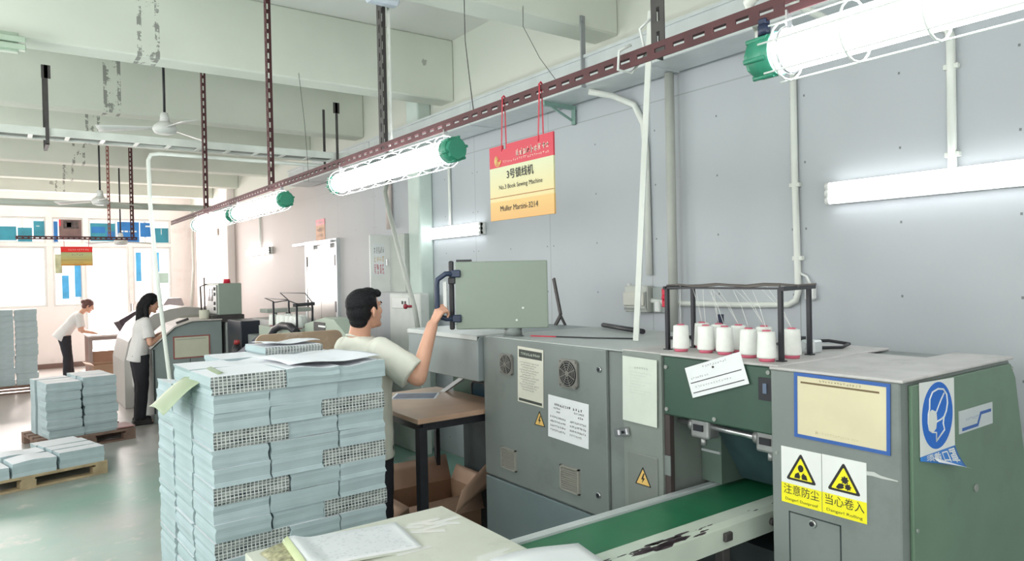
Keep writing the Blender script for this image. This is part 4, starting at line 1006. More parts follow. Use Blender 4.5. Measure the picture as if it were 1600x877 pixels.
# blue framed sheet
M = frame((2.150, 1.215, 1.290), (0, -1, -.012), U_)
t = sheet('framed_notice', 'cream sheet in a blue frame on the right cabinet of the machine', 'notice', M, .305, .205, M_cream)
m = MB()
for a, b, c, d in ((-.158, -.147, -.108, .108), (.147, .158, -.108, .108), (-.147, .147, .097, .108), (-.147, .147, -.108, -.097)): plate(m, M, a, b, c, d, 0, .003)
m.build('blue_frame', M_blueink, t)
m = MB(); plate(m, M, -.135, .125, .074, .080, .0008, .0013); random.seed(25); glyphs(m, M, -.07, .088, .14, .007, 14, 0, .0012, 3); m.build('heading_line', mat('brown_ink', (.16, .11, .05), .6, var=0), t)
m = MB(); glyphs(m, M, -.06, -.082, .12, .008, 14, 0, .0012, 2); glyphs(m, M, -.085, -.082, .015, .012, 1, 0, .0012, 5); m.build('print', mat('pale_brown_ink', (.50, .44, .27), .6, var=0), t)
# two warning signs
def warning(y, label, txt, sub, pict):
    M = frame((2.151, y, 1.048), (0, -1, -.004), U_)
    t = sheet('warning_sign', label, 'warning sign', M, .146, .190, M_white, group='yellow warning signs on the right cabinet')
    m = MB(); plate(m, M, -.073, .073, -.095, -.028, .0007, .0011); m.build('yellow_band', M_yellow, t)
    m = MB(); triangle(m, M, 0, .018, .112, .0008, 0, .10); m.build('triangle_border', M_ink, t)
    m = MB(); triangle(m, M, 0, .0175, .084, .0013, 0, .06); m.build('triangle_field', M_yellow, t)
    m = MB(); pict(m, M); m.build('pictogram', M_ink, t)
    write('warning_text', txt, .036, M, 0, -.050, M_ink, t, width=.128, z=.0018)
    write('warning_text_english', sub, .013, M, 0, -.081, M_ink, t, width=.118, z=.0018)
def disc(mb, M, cx, cy, rx, ry, z, mi=0, n=18, a0=0, a1=2*PI):
    plate(mb, M, 0, 0, 0, 0, z, z+.0004, mi, poly=[(cx+rx*math.cos(a0+(a1-a0)*k/n), cy+ry*math.sin(a0+(a1-a0)*k/n)) for k in range(n)])
def dust_pict(m, M):
    disc(m, M, 0, .031, .010, .012, .0018)
    plate(m, M, 0, 0, 0, 0, .0018, .0022, poly=[(-.024, -.004), (-.020, .010), (-.008, .017), (-.003, .006), (-.004, -.004)])
    plate(m, M, 0, 0, 0, 0, .0018, .0022, poly=[(.024, -.004), (.004, -.004), (.003, .006), (.008, .017), (.020, .010)])
    for k in range(9): disc(m, M, -.016+.004*k, .004+.005*((k*5) % 4), .0013, .0013, .0018, n=8)
def gear(m, M, cx, cy, r, teeth):
    pts = []
    for k in range(teeth*4):
        a = 2*PI*k/(teeth*4); rr = r if k % 4 in (0, 1) else r*.74; pts.append((cx+rr*math.cos(a), cy+rr*math.sin(a)))
    plate(m, M, 0, 0, 0, 0, .0018, .0022, poly=pts)
def gear_pict(m, M):
    gear(m, M, .004, .026, .013, 8); gear(m, M, .014, .006, .011, 7)
    plate(m, M, 0, 0, 0, 0, .0018, .0022, poly=[(-.026, -.002), (-.016, .012), (-.004, .014), (.002, .010), (-.002, .006), (.002, .002), (-.006, -.003), (-.018, -.006)])
warning(1.354, 'left one of two yellow and white warning signs, dust triangle over Chinese lettering', '注意防尘', 'Danger! Dustproof', dust_pict)
warning(1.206, 'right one of two yellow and white warning signs, gear triangle over Chinese lettering', '当心卷入', 'Danger! Rolling', gear_pict)
# blue mask sign on the green side, its lower edge peeling
M = frame((2.36, 1.0165, 1.268), (1, 0, 0), U_)
t = sheet('mask_sign', 'white sign with a round blue face mask symbol, peeling on the green side panel', 'safety sign', M, .236, .20, M_white, poly=[(-.118, -.10), (.118, -.10), (.118, .118), (-.118, .125)])
m = MB(); disc(m, M, 0, .012, .104, .104, .0009, n=40); m.build('blue_disc', M_signblue, t)
m = MB()
def cc(x, y): return ((x-728)/58*.104, (283-y)/125*.104+.012)
def poly_line(pts, w, closed=True): m.tube([M @ Vector((*cc(*p), .0012)) for p in pts], w, seg=6, closed=closed)
poly_line([(697, 250), (698, 215), (708, 192), (730, 184), (750, 190), (762, 212), (765, 245), (760, 275), (750, 296), (747, 318), (752, 345), (720, 378), (721, 345), (706, 340), (695, 328), (691, 300), (692, 268)], .0030)
poly_line([(722, 268), (738, 232), (752, 205)], .0028, False); poly_line([(722, 306), (740, 301), (754, 292)], .0028, False)
plate(m, M, 0, 0, 0, 0, .0013, .0024, poly=[cc(*p) for p in ((692, 266), (706, 256), (722, 268), (724, 300), (720, 330), (708, 342), (695, 328), (690, 300))])
m.build('mask_symbol', M_white, t)
# curled lower strip with the remaining characters
m = MB(); g = lambda u, v: M @ Vector((-.118+.236*u, -.10-(.052*u+.012)*v, .0008+.055*v*v*(u**1.5)*.6+.004*math.sin(v*3)*u))
m.grid(g, 10, 6, thick=(0, -.0006, 0)); st = m.build('peeling_strip', mat('sign_strip_blue', (.03, .20, .60), .4, var=.05), t)
me_ = text_mesh('须戴口罩', .05, 'CENTER', 0, .0006)
xs = [v.co.x for v in me_.vertices]; wd = max(xs)-min(xs)
for v in me_.vertices:
    u = .15+.8*(v.co.x-min(xs))/wd; vv = max(0, min(1, .5-(v.co.y)/.062))
    p = g(u, vv); v.co = p+Vector((0, -.0016, 0))
me_.materials.append(M_white); o = bpy.data.objects.new('strip_lettering', me_); COL.objects.link(o); o.parent = st; o.matrix_parent_inverse = world_of(st).inverted()
m = MB(); m.grid(lambda u, v: M @ Vector((-.04+.155*u, -.112-.052*u-.012*v*(1-u)+.0, .002+.034*u+.018*v)), 6, 3, thick=(0, -.0006, 0)); m.build('curled_edge', M_paper, t)

# ------------------------------------------------------------------ conveyor
cv = thing('belt_conveyor', 'green belt conveyor with chipped pale side rails coming out of the machine', 'conveyor', (1.9, 1.75, 0))
m = MB(); m.box(1.28, 2.66, 1.665, 1.905, .815, .843); m.build('belt', M_belt, cv)
m = MB(); m.box(1.25, 2.66, 1.905, 1.94, .775, .856, bevel=.004); m.build('side_rail', M_galv, cv)
m = MB(); m.prism([(1.575, .77), (1.575, .845), (1.60, .856), (1.665, .856), (1.665, .77)], 'x', 1.25, 2.60); rl = m.build('side_rail', M_railpaint, cv, label='pale green side rail with paint chipped along its edge')
random.seed(31)
for k in range(46):
    m = MB()
    x = random.uniform(1.45, 2.02) if k < 38 else random.uniform(1.9, 2.4); s = random.uniform(.006, .030)*(1.3 if x < 1.9 else .5)
    yc = random.choice((1.582, 1.59, 1.60, 1.605, 1.612))
    rz = lambda y: (.845+(y-1.575)*.44 if y < 1.60 else .856)+.0006
    pts = [(x+s*1.7*math.cos(2*PI*i/8)*random.uniform(.6, 1.2), max(1.5755, yc+s*.28*math.sin(2*PI*i/8)*random.uniform(.6, 1.2))) for i in range(8)]
    m.bm.faces.new([m.bm.verts.new((p[0], p[1], rz(p[1]))) for p in pts])
    m.build('paint_stain', mat('bare_dark_metal', (.05, .035, .045), .6), rl)
m = MB(); m.cyl((1.29, 1.67, .822), (1.29, 1.90, .822), .02, seg=14); m.build('end_roller', M_steel, cv)
m = MB(); m.box(2.02, 2.06, 1.56, 1.575, .80, .83, bevel=.003); m.cyl((1.62, 1.572, .80), (1.62, 1.558, .80), .014, seg=10); m.cyl((2.3, 1.572, .81), (2.3, 1.56, .81), .014, seg=10); m.build('rail_fittings', M_iron, cv)
for x in (1.5, 2.05):
    for y in (1.60, 1.92):
        m = MB(); m.box(x-.02, x+.02, y-.018, y+.018, .0, .775, bevel=.003); m.build('leg', M_iron, cv)
m = MB(); m.bar((1.75, 1.62, .70), (2.28, 1.72, .52), .04, .03); m.build('strut', M_galv, cv)
# ------------------------------------------------------------------ cream table in front, ledger and sheet
tb = thing('work_table', 'cream topped work table in front of the tall paper stack, holding the ledger', 'table', (.97, 1.9, 0))
m = MB(); m.box(.605, 1.318, 1.25, 2.30, .862, .89, bevel=.004, seg=2); top = m.build('table_top', M_creamtop, tb)
m = MB(); m.box(.66, 1.28, 1.30, 1.34, .80, .862); m.box(.66, 1.28, 2.22, 2.26, .80, .862); m.box(.64, .68, 1.3, 2.26, .80, .862); m.box(1.23, 1.27, 1.3, 2.26, .80, .862); m.build('apron', M_iron, tb)
for x in (.66, 1.25):
    for y in (1.32, 2.24): m = MB(); m.box(x-.02, x+.02, y-.02, y+.02, 0, .80, bevel=.003); m.build('leg', M_iron, tb)
m = MB()   # strips of clear tape left on the top, white glare put into their colour
random.seed(41)
for k in range(12):
    x, y, a = (random.uniform(1.08, 1.25), random.uniform(2.06, 2.22), random.uniform(-.7, .3)) if k < 7 else (random.uniform(1.0, 1.25), random.uniform(1.75, 2.0), random.uniform(-.5, .2))
    M = frame((x, y, .8905), (math.cos(a), math.sin(a), 0), (-math.sin(a), math.cos(a), 0)); m = MB(); plate(m, M, -.06, .06, -.012, .012, 0, .0003+.00002*k)
    m.build('tape_strip', mat('clear_tape_glare', (.80, .80, .77), .2, var=.03), top)
m = MB(); m.grid(lambda u, v: (.66+.14*u-.02*v, 2.06+.20*v+.03*u, .893+.02*math.sin(PI*u)*(1-.5*v)), 8, 4, thick=(0, 0, -.002))
tag(m.build('wrapping_paper', mat('patterned_brown_paper', (.34, .33, .20), .6, var=.5, scale=60)), 'crumpled brown and green patterned paper at the left end of the cream table', 'paper')
lg = thing('ledger_pad', 'open ruled ledger pad with a rolled green left edge on the cream table', 'ledger', (.90, 2.11, .89))
Mg = Matrix.Translation((.885, 2.12, .8912)) @ Matrix.Rotation(-.10, 4, 'Z')
def lz(u): return .012+.020*math.exp(-((u-.06)/.10)**2)+.004*math.sin(u*5)
m = MB(); m.grid(lambda u, v: Mg @ Vector((-.175+.36*u+.02*v*(u-.5), -.125+.25*v, lz(u))), 22, 6, thick=(0, 0, -.003)); m.build('top_page', M_paper, lg)
m = MB(); m.grid(lambda u, v: Mg @ Vector((-.172+.352*u, -.122+.244*v, lz(u)-.0045)), 14, 4, thick=(0, 0, -.006)); m.build('pages', M_oldpaper, lg)
m = MB()
for k in range(4):
    m.tube([Mg @ Vector((-.178-.004*k+.012*math.cos(a), -.125+.001*k, .016+.004*k*0+.012*math.sin(a))) for a in (0, .8, 1.6, 2.4, 3.1, 3.9)], .002, seg=4)
m.grid(lambda u, v: Mg @ Vector((-.172-.016*math.sin(PI*u), -.125+.25*v, .004+.030*u)), 8, 4, thick=(.002, 0, 0)); m.build('rolled_edge', mat('pale_green_paper', (.55, .62, .36), .6, var=.06), lg)
m = MB()
for k in range(24):
    v = .06+.037*k
    for i in range(16):
        u0, u1 = .06+.055*i, .06+.055*(i+1)
        q = [Mg @ Vector((-.175+.36*u, -.125+.25*vv, lz(u)+.0006)) for u, vv in ((u0, v), (u1, v), (u1, v+.004), (u0, v+.004))]; m.quad(q)
random.seed(42)
for k in range(150):
    u, v = random.uniform(.08, .9), .06+.037*random.randrange(24); w = random.uniform(.01, .03)
    m.quad([Mg @ Vector((-.175+.36*a, -.125+.25*b, lz(a)+.0007)) for a, b in ((u, v+.008), (u+w, v+.008), (u+w, v+.022), (u, v+.022))])
m.build('ruled_lines', mat('faint_ruling', (.60, .64, .66), .7, var=0), lg)
M = frame((1.315, 1.625, .8915), (.97, -.22, 0), (.22, .97, 0))
t = thing('paper_sheet', 'blank white sheet overhanging the right edge of the cream table', 'sheet', (1.315, 1.625, .89))
m = MB(); m.grid(lambda u, v: M @ Vector((-.17+.30*u, -.105+.21*v, .002+.010*math.sin(PI*u)*v+.002*math.sin(6*u))), 10, 5, thick=(0, 0, -.0012)); m.build('sheet', M_paper, t)

# ------------------------------------------------------------------ brown feed table beside the machine
bt = thing('feed_table', 'brown topped feed table with black steel legs between the man and the machine', 'table', (2.07, 3.72, 0))
m = MB(); m.prism([(1.745, 3.275), (2.38, 3.285), (2.37, 4.17), (1.775, 4.15)], 'z', .972, 1.0, bevel=.003); m.build('table_top', M_ply, bt)
m = MB()
for p, q in (((1.79, 3.32), (2.33, 3.32)), ((1.79, 3.32), (1.81, 4.11)), ((2.33, 3.32), (2.33, 4.11)), ((1.81, 4.11), (2.33, 4.11))): m.bar((*p, .95), (*q, .95), .035, .04)
m.build('frame', M_black, bt)
for x, y, w, mm in ((1.79, 3.325, .048, M_black), (2.33, 3.33, .04, M_black), (1.81, 4.11, .028, M_galv), (2.33, 4.11, .03, M_black)):
    m = MB(); m.box(x-w/2, x+w/2, y-w/2, y+w/2, 0, .95, bevel=.002); m.build('leg', mm, bt)
M = frame((2.10, 3.92, 1.001), (.80, -.6, 0), (.6, .80, 0))
t = thing('printed_sheet', 'dark blue printed sheet lying on the brown feed table', 'sheet', (2.10, 3.92, 1.0))
m = MB(); plate(m, M, -.16, .12, -.12, .10, 0, .0012); m.build('sheet', M_paper, t)
m = MB(); plate(m, M, -.145, .105, -.105, .085, .0012, .0018); m.build('printed_picture', mat('blue_print', (.05, .06, .14), .3, var=.9, scale=14), t)
# cardboard boxes below it
def carton(x0, x1, y0, y1, h, label, flaps, rz=0.0):
    t = thing('cardboard_box', label, 'box', ((x0+x1)/2, (y0+y1)/2, 0), 0)
    w = .006
    m = MB(); m.box(x0, x1, y0, y0+w, 0, h); m.box(x0, x1, y1-w, y1, 0, h); m.box(x0, x0+w, y0+w, y1-w, 0, h); m.box(x1-w, x1, y0+w, y1-w, 0, h); m.box(x0+w, x1-w, y0+w, y1-w, 0, w)
    m.build('box_body', M_kraft, t)
    for sd, ang, ln in flaps:
        m = MB(); c, s = math.cos(ang)*ln, math.sin(ang)*ln
        if sd == 'x0': q = [(x0, y0, h), (x0, y1, h), (x0-c, y1+.01, h+s), (x0-c, y0-.01, h+s)]
        if sd == 'x1': q = [(x1, y0, h), (x1, y1, h), (x1+c, y1, h+s), (x1+c, y0, h+s)]
        if sd == 'y0': q = [(x0, y0, h), (x1, y0, h), (x1, y0-c, h+s), (x0, y0-c, h+s)]
        if sd == 'y1': q = [(x0, y1, h), (x1, y1, h), (x1, y1+c, h+s), (x0, y1+c, h+s)]
        a, b, c_, d = [Vector(p) for p in q]
        m.grid(lambda u, v: a*(1-u)*(1-v)+b*u*(1-v)+c_*u*v+d*(1-u)*v, 3, 3, thick=(0, .0, -.005)); m.build('flap', M_kraft_in, t)
    if rz: t.rotation_euler = (0, 0, rz)
    return t
carton(1.90, 2.40, 3.70, 4.06, .40, 'open cardboard box under the brown feed table', (('x0', -.4, .18), ('y1', 1.2, .16), ('x1', 1.1, .10), ('y0', -1.2, .1)))
m = MB(); m.grid(lambda u, v: (2.06+.36*u+.05*v, 3.45+.10*u, .40+.10*u-.10*v*.0+.20*v*(.6+.4*u)), 5, 4, thick=(.004, -.004, 0)); tag(m.build('cardboard_sheet', M_kraft_in), 'loose bent cardboard sheet sticking up out of the box under the feed table', 'cardboard')

# ------------------------------------------------------------------ the tall stack of book blocks
def block_mesh(L, D, H, spine, wavy, seed, round_=0.0):
    """a bundle of folded sheets: long edges slightly bulged, top page separate; optional printed spine on the -y side"""
    rnd = random.Random(seed)
    mb = MB(); nx, ny, nz = 6, 5, 4
    ph = rnd.uniform(0, 6); aw = .009 if wavy else .0
    off = [[rnd.uniform(-.003, .003) for _ in range(2)] for _ in range(nz+1)]
    def P(i, j, k):
        u, v, w = i/nx, j/ny, k/nz
        x = (u-.5)*L; y = (v-.5)*D; z = w*H
        ed = 1-.012*math.sin(PI*w)*(-1 if spine else 1) if not round_ else 1-round_*(abs(2*w-1)**2.5)
        x = x*ed+off[k][0]+.0015*math.sin(ph+9*w); y = y*ed+off[k][1]+.0015*math.sin(ph*2+8*w)
        z += w*(aw*(math.sin(u*5.5+ph)*.8+math.sin(v*3+ph)*.4)) + w*.0015*math.sin(ph+u*3)
        return Vector((x, y, z))
    V = {}
    def vert(i, j, k):
        if (i, j, k) not in V: V[(i, j, k)] = mb.bm.verts.new(P(i, j, k))
        return V[(i, j, k)]
    def face(vs, mi):
        f = mb.bm.faces.new([vert(*q) for q in vs]); f.material_index = mi; f.smooth = False
    for i in range(nx):
        for j in range(ny):
            face([(i, j, 0), (i, j+1, 0), (i+1, j+1, 0), (i+1, j, 0)], 0); face([(i, j, nz), (i+1, j, nz), (i+1, j+1, nz), (i, j+1, nz)], 1)
    for k in range(nz):
        for i in range(nx):
            face([(i, 0, k), (i+1, 0, k), (i+1, 0, k+1), (i, 0, k+1)], 2 if spine else 0); face([(i, ny, k), (i, ny, k+1), (i+1, ny, k+1), (i+1, ny, k)], 0)
        for j in range(ny):
            face([(0, j, k), (0, j, k+1), (0, j+1, k+1), (0, j+1, k)], 0); face([(nx, j, k), (nx, j+1, k), (nx, j+1, k+1), (nx, j, k+1)], 0)
    return mb.mesh('book_block', [M_edge, M_topsheet, M_spine])
LH = .0695
BM = {}
for v in range(3):
    BM['short', v] = block_mesh(.212, .278, LH-.001, False, False, v); BM['long', v] = block_mesh(.285, .278, LH-.001, False, False, 10+v)
    BM['spine', v] = block_mesh(.285, .278, LH-.001, True, False, 20+v); BM['wavy', v] = block_mesh(.225, .30, LH-.004, False, True, 30+v)
BM['raised', 0] = block_mesh(.285, .278, .034, True, False, 44)
BM['thin', 0] = block_mesh(.212, .278, .042, False, True, 41); BM['wavylong', 0] = block_mesh(.285, .28, LH-.004, False, True, 42)
th = math.radians(2.9); SU = Vector((math.cos(th), math.sin(th), 0)); SV = Vector((-math.sin(th), math.cos(th), 0)); S0 = Vector((.63, 2.80, .135))
rnd = random.Random(5)
POS = [['front left corner', 'front middle', 'front right corner'], ['left side middle', 'centre', 'right side middle'], ['back left corner', 'back middle', 'back right corner']]
for k in range(18):            # k = 0 is the top layer
    z = (17-k)*LH
    for s in range(3):
        rot = {0: (0, 1, 2), 1: (2, 0, 1), 2: (1, 2, 0)}[s][k % 3]
        x = 0.0
        for p in range(3):
            if s == 1 and p == 1 and k > 0:
                x += .285 if p == rot else .217; continue
            w = .288 if p == rot else .216
            if k == 0 and s == 2 and p == 0: x += w; continue
            kind = 'short'
            if p == rot: kind = 'spine' if (s == 0 and p != 1) or (s == 2 and p != 1 and k == 0) else 'long'
            zz = z
            if k == 0 and (s, p) in ((0, 1), (0, 2), (1, 1), (1, 2)): kind = 'wavy' if p != rot else 'wavylong'
            if k == 1 and s == 2 and p == 0: kind = 'thin'
            D = .30; vy = s*.296+ .139
            vv = 0 if kind in ('thin', 'wavylong') else rnd.randrange(3)
            o = bpy.data.objects.new('book_block', BM[kind, vv]); COL.objects.link(o)
            jx, jy = rnd.uniform(-.004, .004), rnd.uniform(-.006, .005)
            c = S0 + SU*(x+w/2+jx) + SV*(vy+jy)
            o.location = (c.x, c.y, S0.z+zz); o.rotation_euler = (0, 0, th+math.radians(rnd.uniform(-.9, .9)))
            ln = ('%s layer from the top' % ORD[k]) if 0 < k < 17 else ('top layer' if k == 0 else 'lowest layer')
            look = 'dark spined block' if kind == 'spine' else 'plain paper block'
            tag(o, "%s at tall paper stack's %s, %s" % (look, POS[s][p], ln), 'book block', 'book blocks of the tall stack')
            x += w
for (uu, kind, lb) in ((.56, 'raised', 'thin dark spined block lying raised on the back of the tall paper stack'),):
    o = bpy.data.objects.new('book_block', BM[kind, 0]); COL.objects.link(o); c = S0+SU*uu+SV*.735; o.location = (c.x, c.y, S0.z+18*LH); o.rotation_euler = (0, 0, th+.01); tag(o, lb, 'book block', 'book blocks of the tall stack')
# sheet of green paper hanging off its top
def gs(u, v):
    a = Vector((.69, 2.86, 1.392))*(1-v) + Vector((.70, 3.10, 1.392))*v; b = Vector((.505, 3.04, 1.225))*(1-v) + Vector((.495, 3.30, 1.225))*v
    p = a*(1-u)+b*u; p.z += .035*math.sin(PI*min(1, u*1.05))*.8 + .012*u*math.sin(PI*v); return p
m = MB(); m.grid(gs, 16, 6, thick=(0, 0, -.0012)); tag(m.build('green_cover_sheet', mat('pale_green_sheet', (.29, .37, .23), .5, var=.04)), 'pale green sheet draped over the top left edge of the tall paper stack', 'sheet')
for i, (pts, lb) in enumerate(((((.935, 2.835), (1.345, 2.855), (1.32, 3.30), (.93, 3.26)), 'wavy white sheet lying across the top front right of the tall paper stack'), (((1.03, 3.46), (1.31, 3.48), (1.29, 3.68), (1.02, 3.66)), 'wavy white sheet lying on the raised back block of the tall paper stack'))):
    a, b, c, d = [Vector((*p, 1.395+.032*i)) for p in pts]
    m = MB(); m.grid(lambda u, v: (a*(1-u)+b*u)*(1-v)+(d*(1-u)+c*u)*v+Vector((0, 0, .006+.005*math.sin(u*8+i)+.004*math.sin(v*5))), 12, 8, thick=(0, 0, -.001)); tag(m.build('paper_sheet', M_topsheet), lb, 'sheet')

def pallet(name, label, L, D, loc, rz, m_, h=.125):
    """x 0..L, y 0..D, deck boards along x, blocks below"""
    t = thing(name, label, 'pallet', (0, 0, 0), 0)
    for k in range(5):
        y = k*(D-.10)/4; m = MB(); m.box(0, L, y, y+.10, h-.022, h, bevel=.002); m.build('deck_board', m_, t)
    for k in range(3):
        x = k*(L-.10)/2; m = MB(); m.box(x, x+.10, 0, D, h-.04, h-.022, bevel=.002); m.build('stringer', m_, t)
    for i in range(3):
        for j in range(3):
            x, y = i*(L-.12)/2, j*(D-.10)/2; m = MB(); m.box(x, x+.12, y, y+.10, .018, h-.04, bevel=.002); m.build('block', m_, t)
    for k in range(3):
        y = k*(D-.10)/2; m = MB(); m.box(0, L, y, y+.10, 0, .018, bevel=.002); m.build('bottom_board', m_, t)
    t.location = loc; t.rotation_euler = (0, 0, rz)
    return t
c = S0-SU*.03-SV*.03
pallet('pallet', 'wooden pallet under the tall paper stack', .80, .96, (c.x, c.y, 0), th, M_wood, .135)
# pallet at the left edge with a few blocks
pallet('pallet', 'pale wooden pallet with one layer of paper blocks at the left edge', 1.25, .85, (-.445, 7.145, 0), math.radians(14), M_wood, .115)
def small_block(L, D, H, loc, rz, label, group, wavy=False, seed=0, drop=0.0):
    key = ('s', round(L, 3), round(D, 3), round(H, 3), wavy)
    if key not in BM: BM[key] = block_mesh(L, D, H, False, wavy, seed, .05 if 60 <= seed < 80 and H < .2 else 0)
    o = bpy.data.objects.new('book_block', BM[key]); COL.objects.link(o); o.location = loc; o.rotation_euler = (0, 0, rz)
    return tag(o, label, 'book block', group)
a14 = math.radians(14); U = Vector((math.cos(a14), math.sin(a14), 0)); Vv = Vector((-math.sin(a14), math.cos(a14), 0)); O = Vector((-.445, 7.145, .115))
for k, (u, v, L, D, H, wv, lb) in enumerate(((1.05, .10, .36, .165, .14, 0, 'front paper block of the right row on the left edge pallet'), (1.04, .275, .36, .165, .143, 0, 'second paper block from the front in the right row on the left edge pallet'), (1.03, .45, .36, .165, .146, 0, 'third paper block from the front in the right row on the left edge pallet'), (1.02, .62, .36, .165, .14, 0, 'rearmost paper block of the right row on the left edge pallet'),
        (.68, .14, .33, .25, .125, 1, 'wavy front paper block of the middle row on the left edge pallet'), (.67, .42, .33, .25, .13, 1, 'wavy rear paper block of the middle row on the left edge pallet'), (.33, .14, .33, .25, .105, 1, 'wavy front paper block of the left row on the left edge pallet'), (.32, .42, .33, .25, .11, 1, 'wavy rear paper block of the left row on the left edge pallet'))):
    p = O+U*u+Vv*v; small_block(L, D, H, (p.x, p.y, O.z), a14, lb, 'blocks on the left edge pallet', bool(wv), 50+k)
# pallet with twelve-high double column
a12 = math.radians(11); U = Vector((math.cos(a12), math.sin(a12), 0)); Vv = Vector((-math.sin(a12), math.cos(a12), 0)); O = Vector((.31, 8.70, .12))
pallet('pallet', 'dark wooden pallet under two columns of paper blocks behind the left edge pallet', .90, .80, (.31, 8.70, 0), a12, M_wood_dark, .12)
rnd = random.Random(9)
for col in range(2):
    for k in range(6):
        for dpt in range(3):
            if dpt and k > 0: continue
            p = O+U*(.23+.345*col+rnd.uniform(-.014, .014))+Vv*((.16 if dpt == 0 else .16+.20*dpt)+rnd.uniform(-.018, .018))
            hh = .098+.004*col
            cn = 'left' if col == 0 else 'right'
            if dpt == 0: small_block(.33, .24, hh-.002, (p.x, p.y, .12+(5-k)*hh), a12+rnd.uniform(-.03, .03), 'paper block in the %s column on the dark pallet, %s from the top' % (cn, ['first', 'second', 'third', 'fourth', 'fifth', 'sixth'][k]), 'blocks on the dark pallet', False, 60)
            else: small_block(.33, .185, hh*6-.004, (p.x, p.y+.05, .12), a12, '%s paper pile behind the %s column on the dark pallet' % (['', 'nearer', 'rear'][dpt], cn), 'blocks on the dark pallet', False, 62+dpt)
m = MB(); m.box(0, .20, 0, .30, 0, .012, bevel=.002); o = m.build('red_board', mat('pinkish_board', (.48, .26, .25), .6)); o.location = (1.07, 9.05, .128); o.rotation_euler = (0, 0, a12); tag(o, 'pinkish board lying on the right end of the dark pallet', 'board')
# far stack at the left edge
pallet('pallet', 'pallet under the far grey stack of paper at the left edge', 1.25, .9, (-.76, 13.72, 0), 0, M_wood_dark, .13)
rnd = random.Random(10)
for c_ in range(4):
    for k in range(13):
        x = -.60+.31*c_+rnd.uniform(-.008, .008)
        small_block(.30, .26, .0915, (x, 13.90+rnd.uniform(-.012, .012), .13+.093*(12-k)), rnd.uniform(-.02, .02), 'grey block of the far left stack, column %s from the right, %s' % (['four', 'three', 'two', 'one'][c_], ['topmost', 'second down', 'third down', 'fourth down', 'fifth down', 'sixth down', 'seventh down', 'eighth down', 'ninth down', 'tenth down', 'eleventh down', 'twelfth down', 'lowest'][k]), 'blocks of the far left stack', False, 70)
carton(1.15, 1.74, 12.62, 13.1, .46, 'brown cardboard box on the floor by the desk, behind the standing woman', (('x0', .3, .12), ('x1', -.8, .1)))
# ------------------------------------------------------------------ the second book sewing machine, further down the line
m2 = thing('book_sewing_machine', 'second grey and navy sewing machine beyond the tall paper stack, by the long haired woman', 'machine', (2.4, 7.5, 0))
m = MB(); m.prism([(1.50, .0), (1.50, .92), (1.76, 1.16), (1.96, 1.225), (2.31, 1.225), (2.31, .0)], 'y', 9.60, 10.3, bevel=.006); eh = m.build('end_housing', mat('far_grey_enamel', (.26, .31, .305), .4, var=.06, scale=4), m2)
m = MB(); m.prism([(1.47, .915), (1.75, 1.167), (1.95, 1.232), (2.31, 1.232), (2.31, 1.246), (1.945, 1.246), (1.74, 1.183), (1.46, .93)], 'y', 9.57, 10.33); m.build('sloped_lid', mat('dusty_pinkish_lid', (.62, .58, .55), .5, var=.05), eh)
m = MB(); m.bar((1.80, 9.75, 1.21), (1.94, 9.75, 1.258), .05, .03); m.build('lid_handle', M_iron, eh)
m = MB(); m.box(1.502, 1.52, 9.593, 9.60, .12, .91); m.box(1.92, 1.926, 9.595, 9.60, .12, .77); m.build('seam', M_cavity, eh)
M = frame((1.945, 9.597, .912), (1, 0, 0), U_)
m = MB(); plate(m, M, -.20, .20, -.125, .125, 0, .002); fs = m.build('cream_notice', mat('pale_cream_notice', (.60, .61, .48), .5, var=.04), eh, label='cream notice in a thin red frame')
m = MB()
for a, b, c, d in ((-.215, -.203, -.14, .14), (.203, .215, -.14, .14), (-.203, .203, .128, .14), (-.203, .203, -.14, -.128)): plate(m, M, a, b, c, d, 0, .004)
m.build('red_frame', mat('dull_red_frame', (.36, .08, .07), .5), fs)
m = MB(); plate(m, M, -.18, .17, .095, .101, .002, .003); m.build('heading_line', M_greyink, fs)
m = MB(); m.box(2.36, 2.98, 6.3, 9.6, .0, 1.10, bevel=.01); m.box(2.36, 2.98, 9.6, 10.25, .0, 1.2, bevel=.01); m.build('main_body', mat('far_body_enamel', (.30, .33, .32), .4, var=.05), m2)
m = MB(); m.box(2.28, 2.62, 8.6, 9.2, .50, 1.255, bevel=.008); m.build('dark_unit', mat('black_navy_unit', (.012, .016, .028), .4, var=.2), m2)
m = MB(); m.box(2.5, 2.98, 8.06, 8.9, 1.10, 1.275, bevel=.004); m.build('white_deck', M_dust_top, m2)
m = MB(); m.prism([(1.97, .55), (1.97, .88), (2.10, .96), (2.47, 1.235), (2.60, 1.245), (2.95, 1.22), (2.95, .55)], 'y', 7.85, 8.05, bevel=.004); bl = m.build('navy_cover', M_blue, m2, label='navy blue sloping cover')
m = MB(); m.tube([(2.02, 7.84, .76), (2.2, 7.835, .93), (2.38, 7.835, 1.08), (2.55, 7.84, 1.17)], .006); m.build('cable', M_wire, bl)
m = MB(); m.prism([(2.06, .55), (2.06, .80), (2.40, .80), (2.48, 1.15), (2.9, 1.22), (2.95, .55)], 'y', 6.7, 7.6, bevel=.004); m.build('navy_body', mat('dark_navy_body', (.012, .03, .07), .35, var=.1), m2)
m = MB(); m.box(2.0, 2.28, 8.25, 9.0, .10, .70, bevel=.006); m.build('pale_step', mat('far_pale_enamel', (.50, .54, .54), .45, var=.05), m2)
